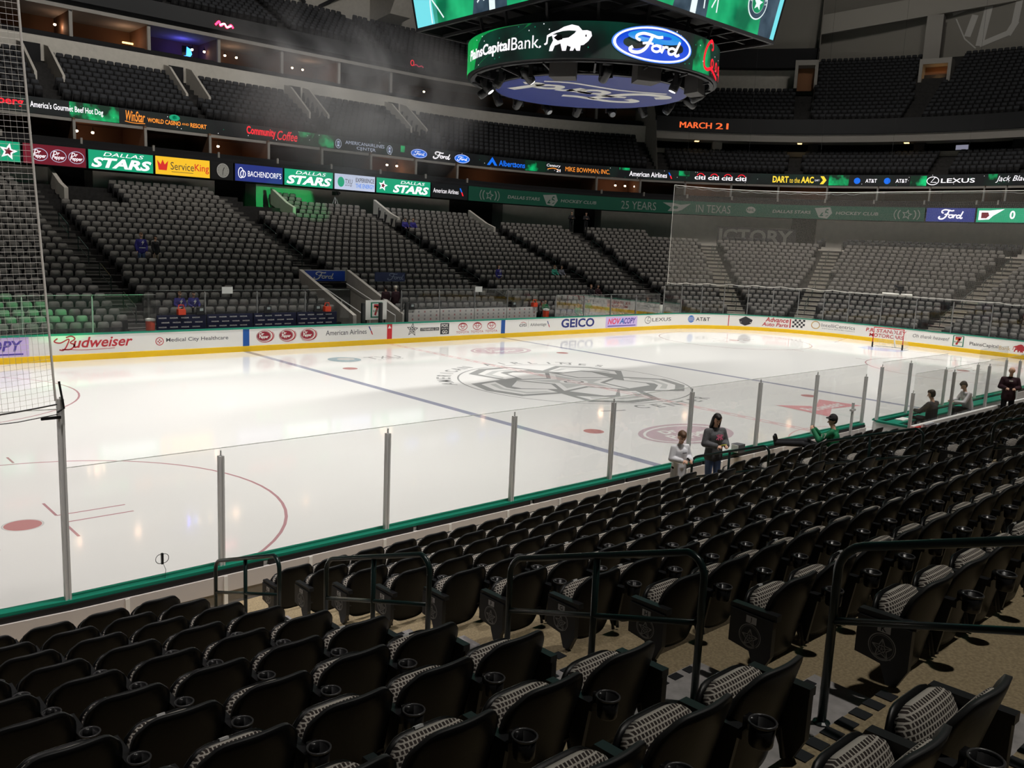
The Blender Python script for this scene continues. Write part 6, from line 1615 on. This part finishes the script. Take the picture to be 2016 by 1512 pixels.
    if not bald:
        h = MB(); capsule(h, hp(0, -.03, .045), hp(0, -.028, .0), .092*hs, .088*hs, hair); capsule(h, hp(0, .03, .075), hp(0, -.05, .06), .055*hs, .07*hs, hair)
        if long_hair:
            for s_ in (-1, 1): capsule(h, hp(s_*.06, -.03, .03), hp(s_*.075, -.015, -.20), .05*hs, .045*hs, hair)
            capsule(h, hp(0, -.06, .0), hp(0, -.06, -.2), .075*hs, .07*hs, hair)
        fuse(h, 'hair', t, voxel*1.1, 1)
    else:
        h = MB(); capsule(h, hp(-.06, -.045, -.01), hp(.06, -.045, -.01), .034*hs, .034*hs, hair); capsule(h, hp(-.06, -.045, -.01), hp(0, -.075, -.01), .034*hs, .034*hs, hair); capsule(h, hp(.06, -.045, -.01), hp(0, -.075, -.01), .034*hs, .034*hs, hair); fuse(h, 'hair', t, voxel*1.1, 1)
    f = MB()
    for s_ in (-1, 1): f.ball(hp(s_*.030, .078, .010), .0075*hs, EYE, 8, 6)
    f.build('eyes', t); f = MB(); f.tube([hp(-.022, .072, -.058), hp(0, .080, -.060), hp(.022, .072, -.058)], .006*hs, LIP, 6); f.build('mouth', t)
    f = MB()
    for s_ in (-1, 1): f.tube([hp(s_*.018, .082, .030), hp(s_*.044, .072, .030)], .003*hs, hair, 5)
    f.build('eyebrows', t)
    if cap:
        c = MB(); capsule(c, hp(0, -.015, .06), hp(0, -.012, .045), .094*hs, .098*hs, cap); c.build('cap', t, True)
        c2 = MB(); P = [hp(x*.075, .06+.095*math.cos(x*1.1), .052) for x in (-1, -.6, -.2, .2, .6, 1)]
        c2.extrude([hp(-.08, .05, .058)]+P+[hp(.08, .05, .058)], upv*.012*hs, cap); c2.build('cap_brim', t)
    for fn in (marks or []): fn(t, V, hp, H)
    return t
def chest_mark(draw, fwd=.155):
    """marks lie on the front of the top"""
    def fn(t, V, hp, H):
        c = V['chest']
        a = Art(lambda u, v, d: (c.x-u, c.y+fwd*H/1.75-.22*u*u/(H*.14)*.5+d, c.z+v), .002, .001)
        draw(a); a.build('top_print', t)
    return fn
def hold(name, parts):
    def fn(t, V, hp, H):
        for pn, f in parts: m = MB(); f(m, V); m.build(pn, t)
    return fn
JERW = mat('jersey_white', rgb(225, 224, 228), .7); JERG = mat('jersey_green', rgb(15, 110, 70), .7); JERB = mat('jersey_blue', rgb(48, 44, 130), .7)
HOOD = mat('hoodie_grey', rgb(92, 92, 94), .8, noise=.25, nscale=40); JEAN = mat('jeans_blue', rgb(92, 112, 152), .8); BLK = mat('cloth_black', rgb(26, 26, 30), .8); MARO = mat('suit_maroon', rgb(48, 20, 28), .8)
TRSB = mat('trousers_black', rgb(22, 22, 26), .8); SHOEB = mat('shoe_black', rgb(20, 20, 22), .5); SHOEG = mat('shoe_grey', rgb(150, 150, 155), .6)
look = dict(elL=(-.15, .02, .64), wrL=(-.07, .15, .635), elR=(.15, .02, .64), wrR=(.07, .15, .635), palmL=(.6, .2, -.5), palmR=(-.6, .2, -.5))
HOT = mat('print_hot_pink', rgb(255, 130, 170), .6)
def pink(a):
    for s_ in (-1, 1): a.stroke([(s_*.022, .075), (s_*.03, .04), (s_*.03, 0), (s_*.022, -.045)], .028, HOT)
    a.stroke([(-.075, .062), (-.04, .03), (.04, .03), (.075, .062)], .022, HOT); a.stroke([(-.075, -.035), (-.04, .0), (.04, .0), (.075, -.035)], .022, HOT)
FL = .55
def thing_held(name, label, cat, fn, loc=(0, 0, 0), rz=0):
    t = empty(name, loc, rz); tag(t, label, cat)
    m = MB(); fn(m); m.build(name + '_body', t); return t
person((-11.42, -13.72, FL), math.radians(165), 1.42, 'boy in a white hockey jersey looking down at a puck by the near boards', dict(look, face=(.25, .8, -.5), head=(.005, .03, .925)), (JERW, 'jersey'), TRSB, SHOEB, HAIRB, voxel=.010, kid=True, hem=.13, bulk=.012,
       marks=[hold('puck', [('jersey_letters', lambda m, V: None)]) if False else chest_mark(lambda a: a.rect(-.05, .0, .05, .018, P_GREY), .168)])
m = MB(); m.lathe([(.038, 0), (.038, .025)], BLACKM, (0, 0, 0), 14); o = m.build('hockey_puck', loc=(-11.42-.26*math.sin(math.radians(15)), -13.72-.26*math.cos(math.radians(15)), FL+.93)); o.rotation_euler = (.5, .5, 0); tag(o, 'black puck held by the boy in the white jersey', 'puck')
person((-10.32, -13.72, FL), math.radians(160), 1.66, 'woman with long dark hair in a grey hoodie with pink print and jeans', dict(look, face=(.15, .85, -.45), head=(.005, .03, .925)), (HOOD, 'hoodie'), JEAN, SHOEG, HAIRD, voxel=.010, female=True, hem=.04, bulk=.012, long_hair=True, marks=[chest_mark(pink, .165)])
o = thing_held('smartphone', 'yellow cased phone in the hands of the woman in the grey hoodie', 'phone', lambda m: m.box((0, 0, 0), (.075, .15, .012), mat('case_yellow', rgb(190, 190, 70), .5)), (-10.32-.30*math.sin(math.radians(20)), -13.72-.30*math.cos(math.radians(20)), FL+1.085), math.radians(160)); o.rotation_euler = (.3, .2, math.radians(160))
sit = dict(pelvis=(0, 0, .28), waist=(0, .0, .36), chest=(0, .0, .485), neck=(0, .01, .59), head=(0, .03, .69), shL=(-.11, 0, .57), shR=(.11, 0, .57), hipL=(-.055, .03, .275), hipR=(.055, .03, .275), knL=(-.07, .25, .285), knR=(.07, .25, .285), anL=(-.07, .27, .045), anR=(.07, .27, .045),
           elL=(-.15, .05, .41), elR=(.15, .05, .41), wrL=(-.09, .17, .36), wrR=(.09, .17, .36))
# seated man in green, feet up on the ledge, filming with a phone
up = dict(sit, knL=(-.14, .33, .36), anL=(-.20, .64, .325), knR=(-.04, .33, .38), anR=(-.10, .66, .33), toeL=(-.2, .2, 1), toeR=(-.2, .2, 1), elL=(-.19, .12, .45), wrL=(-.12, .22, .56), elR=(.06, .16, .45), wrR=(-.02, .235, .56), palmL=(.8, .2, 0), palmR=(-.8, .2, 0), face=(-.75, .66, -.02))
def num17(t, V, hp, H):
    c = V['shL'].lerp(V['elL'], .45)
    a = Art(lambda u, v, d: (c.x-.082-d, c.y-u*.9+.01, c.z+v+u*.3), .004, .001); a.ctext('17', 0, 0, .11, P_WHITE, .02); a.build('sleeve_number', t)
person((-6.75, -14.36, FL+.03), math.radians(12), 1.76, 'seated man in a dark cap and green jersey filming the ice, feet on the ledge', up, (JERG, 'jersey'), TRSB, SHOEB, HAIRD, voxel=.011, cap=mat('cap_dark', rgb(40, 38, 38), .8), marks=[num17])
o = thing_held('smartphone', 'dark phone held up by the seated man in green', 'phone', lambda m: m.box((0, 0, 0), (.15, .012, .075), BLACKM), (-6.92, -13.96, FL+.03+1.02), math.radians(30))
# penalty box people
desk = dict(sit, elL=(-.16, .10, .42), wrL=(-.10, .22, .42), elR=(.16, .10, .42), wrR=(.10, .22, .42), face=(-.2, .9, -.25), head=(0, .04, .69))
person((-.35, -13.86, .52), math.radians(-8), 1.78, 'seated man in a dark jacket with his back turned in the penalty box', desk, (mat('jacket_navy', rgb(34, 36, 48), .8), 'jacket'), TRSB, SHOEB, HAIRD, voxel=.013)
person((2.35, -13.82, .55), math.radians(48), 1.80, 'dark haired man in a white shirt leaning over the penalty box counter', dict(sit, chest=(0, .05, .485), neck=(0, .09, .585), head=(0, .12, .68), shL=(-.11, .06, .57), shR=(.11, .06, .57), elL=(-.15, .16, .42), wrL=(-.08, .28, .42), elR=(.15, .12, .42), wrR=(.1, .24, .42), face=(0, .8, -.6)), (mat('shirt_white', rgb(215, 212, 215), .7), 'shirt'), TRSB, SHOEB, HAIRD, voxel=.013)
person((3.75, -14.40, .62), math.radians(115), 1.72, 'balding man standing in a dark maroon suit looking at his phone', dict(look, face=(.1, .75, -.6), head=(0, .03, .925)), (MARO, 'suit_jacket'), TRSB, SHOEB, HAIRB, voxel=.012, bald=True, hem=.06, bulk=.006, marks=[chest_mark(lambda a: (a.rect(-.05, .05, .05, .09, P_WHITE)), .16)])
o = thing_held('smartphone', 'phone in the hands of the standing man in the maroon suit', 'phone', lambda m: m.box((0, 0, 0), (.075, .15, .012), BLACKM), (3.75-.30*math.sin(math.radians(115)), -14.40+.30*math.cos(math.radians(115)), .62+1.10), math.radians(115)); o.rotation_euler = (.4, 0, math.radians(115))
# people in the far stands (each a few pixels)
def on_row(s, i, back=.0): return pt(s, SO(i)-.32+back, T(i))
def far_person(s, i, seated, label, top, topname, hair, bottom=None, H=1.72, face=None, mark=None, turn=0):
    (x, y, z) = on_row(s, i, .22 if seated else -.05); nx, ny = base(s, 0)[1]
    rz_ = math.atan2(nx, -ny)+turn
    pose = dict(sit) if seated else dict(elL=(-.15, .0, .64), elR=(.15, .0, .64))
    if face: pose['face'] = face
    if seated: z -= .06
    return person((x, y, z), rz_, H, label, pose, (top, topname), bottom or TRSB, SHOEB, hair, voxel=.024, hem=0 if seated else .05, marks=[mark] if mark else None, fingers=False)
TEAL = mat('shirt_teal', rgb(50, 150, 130), .7); KHA = mat('trousers_khaki', rgb(150, 135, 115), .8)
bolt = chest_mark(lambda a: (a.poly([(-.02, -.13), (.10, .05), (.03, .05), (.09, .16), (-.06, .0), (.0, .0)], P_WHITE), a.rect(-.16, -.27, .16, -.23, P_WHITE)), .165)
far_person(-8.9, 10, False, 'tall fan standing in a blue jersey with white emblem in the far lower seats', JERB, 'jersey', HAIRB, JEAN, 1.82, mark=bolt)
far_person(-8.2, 10, False, 'person in a black top standing beside the tall blue jersey fan', BLK, 'shirt', HAIRD, KHA, 1.70, turn=.6)
far_person(-9.1, 3, True, 'left of the two seated fans in blue jerseys above the navy bench', JERB, 'jersey', HAIRB, mark=bolt)
far_person(-8.45, 3, True, 'right of the two seated fans in blue jerseys above the navy bench', JERB, 'jersey', HAIRD, mark=bolt)
far_person(13.0, 7, False, 'child standing in a blue jersey among the far seats above the white bench', JERB, 'jersey', HAIRB, KHA, 1.5, mark=bolt)
far_person(19.2, 8, True, 'seated person in a teal shirt in the far right section', TEAL, 'shirt', HAIRB)
far_person(19.9, 8, True, 'seated person in grey beside the teal shirt', mat('shirt_grey', rgb(110, 112, 125), .7), 'shirt', HAIRD)
far_person(19.6, 4, True, 'seated person with bare arms in black near the far right boards', BLK, 'shirt', HAIRB)
far_person(20.3, 4, True, 'seated person in dark red near the far right boards', MARO, 'shirt', HAIRD)
for s_, i, lb, mt, hr in ((12.9, 1, 'seated fan in green at the left of the group behind the far glass', JERG, HAIRD), (15.0, 0, 'seated fan in a green jersey second in the group behind the far glass', JERG, HAIRB), (16.8, 1, 'seated fan in green third in the group behind the far glass', JERG, HAIRD), (17.8, 0, 'seated fan in green fourth in the group behind the far glass', JERG, HAIRB), (18.9, 0, 'seated fan with long brown hair at the right of the group behind the far glass', mat('shirt_dark_green', rgb(40, 60, 55), .7), HAIRB)):
    far_person(s_, i, True, lb, mt, 'jersey', hr)
far_person(22.6, 1, True, 'red haired person behind the upright white board near the right corner', BLK, 'shirt', mat('hair_red', (.25, .08, .03), .6))
far_person(11.9, 18, True, 'left of two dim seated fans high in the far middle section', JERB, 'jersey', HAIRD); far_person(12.6, 18, True, 'right of two dim seated fans high in the far middle section', JERB, 'jersey', HAIRB)
for x, lb, hr, bl in ((1.0, 'left of two suited attendants with backs turned beside the tunnel', HAIRD, False), (1.65, 'white haired right one of two suited attendants beside the tunnel', mat('hair_white', rgb(220, 210, 195), .6), False)):
    person((x+.9, 16.2, .62+.35), 0, 1.74, lb, {}, (MARO, 'suit_jacket'), TRSB, SHOEB, hr, voxel=.022, hem=.06, fingers=False)
for s_, lb, mt in ((29.6, 'left of two dark clad people standing at the top of the far corner seats', BLK), (31.0, 'right of two dark clad people standing at the top of the far corner seats', BLK)):
    s2 = XS+(s_-XS)*RC/(RC+17.5); q = pt(s2, 17.6, T(20)+.35); nx, ny = base(s2, 0)[1]
    person(q, math.atan2(nx, -ny), 1.76, lb, dict(elL=(-.16, .03, .64), wrL=(-.05, .1, .66), elR=(.16, .03, .64), wrR=(.05, .1, .66)), (mt, 'jacket'), TRSB, SHOEB, HAIRD, voxel=.024, fingers=False)
# settle the fused skins into plain meshes
dg = bpy.context.evaluated_depsgraph_get()
for o in FUSE:
    ev = o.evaluated_get(dg); me = bpy.data.meshes.new_from_object(ev)
    mats = [s_.material for s_ in o.material_slots]
    o.modifiers.clear(); o.data = me
    if not me.materials:
        for q in mats: me.materials.append(q)
    for p in me.polygons: p.use_smooth = True
# camera on a tripod high in the far stands
simple('tripod_camera', 'television camera on a silver tripod in front of the doorway above the far seats', 'camera', [('tripod', lambda m: [m.tube([(0, 0, 1.2), (.45*math.cos(k*2.1), .45*math.sin(k*2.1), 0)], .025, STEEL, 6) for k in range(3)]), ('camera_body', lambda m: (m.box((0, 0, 1.38), (.22, .6, .28), DKGREY), m.tube([(0, -.3, 1.38), (0, -.55, 1.38)], .1, BLACKM, 8)))], pt(9.2, 21.0, T(22)+.3))
# ------------------------------------------------------------------ smoke drifting in front of the far upper stands
def smoke(name, label, c, s, dens, sc):
    m = MB(); m.ball((0, 0, 0), (s[0]/2, s[1]/2, s[2]/2), MATS['smoke'+name] if 'smoke'+name in MATS else smoke_mat('smoke'+name, dens, sc, s), 24, 14)
    return tag(m.build('smoke', loc=c), label, 'smoke', kind='stuff')
def smoke_mat(nm, dens, sc, s):
    m = bpy.data.materials.new(nm); m.use_nodes = True; nt = m.node_tree; nt.nodes.clear()
    out = nt.nodes.new('ShaderNodeOutputMaterial'); v = nt.nodes.new('ShaderNodeVolumeScatter'); v.inputs['Color'].default_value = (.9, .9, .92, 1); v.inputs['Anisotropy'].default_value = .2
    tc = nt.nodes.new('ShaderNodeTexCoord'); n = nt.nodes.new('ShaderNodeTexNoise'); n.inputs['Scale'].default_value = sc; n.inputs['Detail'].default_value = 4; n.inputs['Distortion'].default_value = 1.2
    r = nt.nodes.new('ShaderNodeMapRange'); r.inputs[1].default_value = .42; r.inputs[2].default_value = .75; r.inputs[3].default_value = 0; r.inputs[4].default_value = dens
    mp = nt.nodes.new('ShaderNodeMapping'); mp.inputs['Scale'].default_value = (2/s[0], 2/s[1], 2/s[2])
    ln = nt.nodes.new('ShaderNodeVectorMath'); ln.operation = 'LENGTH'; fa = nt.nodes.new('ShaderNodeMapRange'); fa.inputs[1].default_value = .25; fa.inputs[2].default_value = 1.0; fa.inputs[3].default_value = 1; fa.inputs[4].default_value = 0
    mu = nt.nodes.new('ShaderNodeMath'); mu.operation = 'MULTIPLY'
    L = nt.links.new
    L(tc.outputs['Object'], n.inputs['Vector']); L(n.outputs[0], r.inputs[0]); L(tc.outputs['Object'], mp.inputs[0]); L(mp.outputs[0], ln.inputs[0]); L(ln.outputs['Value'], fa.inputs[0]); L(r.outputs[0], mu.inputs[0]); L(fa.outputs[0], mu.inputs[1]); L(mu.outputs[0], v.inputs['Density']); L(v.outputs[0], out.inputs['Volume'])
    MATS[nm] = m; return m
smoke('a', 'pale stage smoke drifting in front of the far upper stands', (10.5, 33.0, 15.2), (24, 10, 14), .6, .16)
spot('smoke_light', (-2.0, 12.0, 27.5), (9.5, 33, 15.2), 14000, (.95, .97, 1.0), 38, .9, .3)
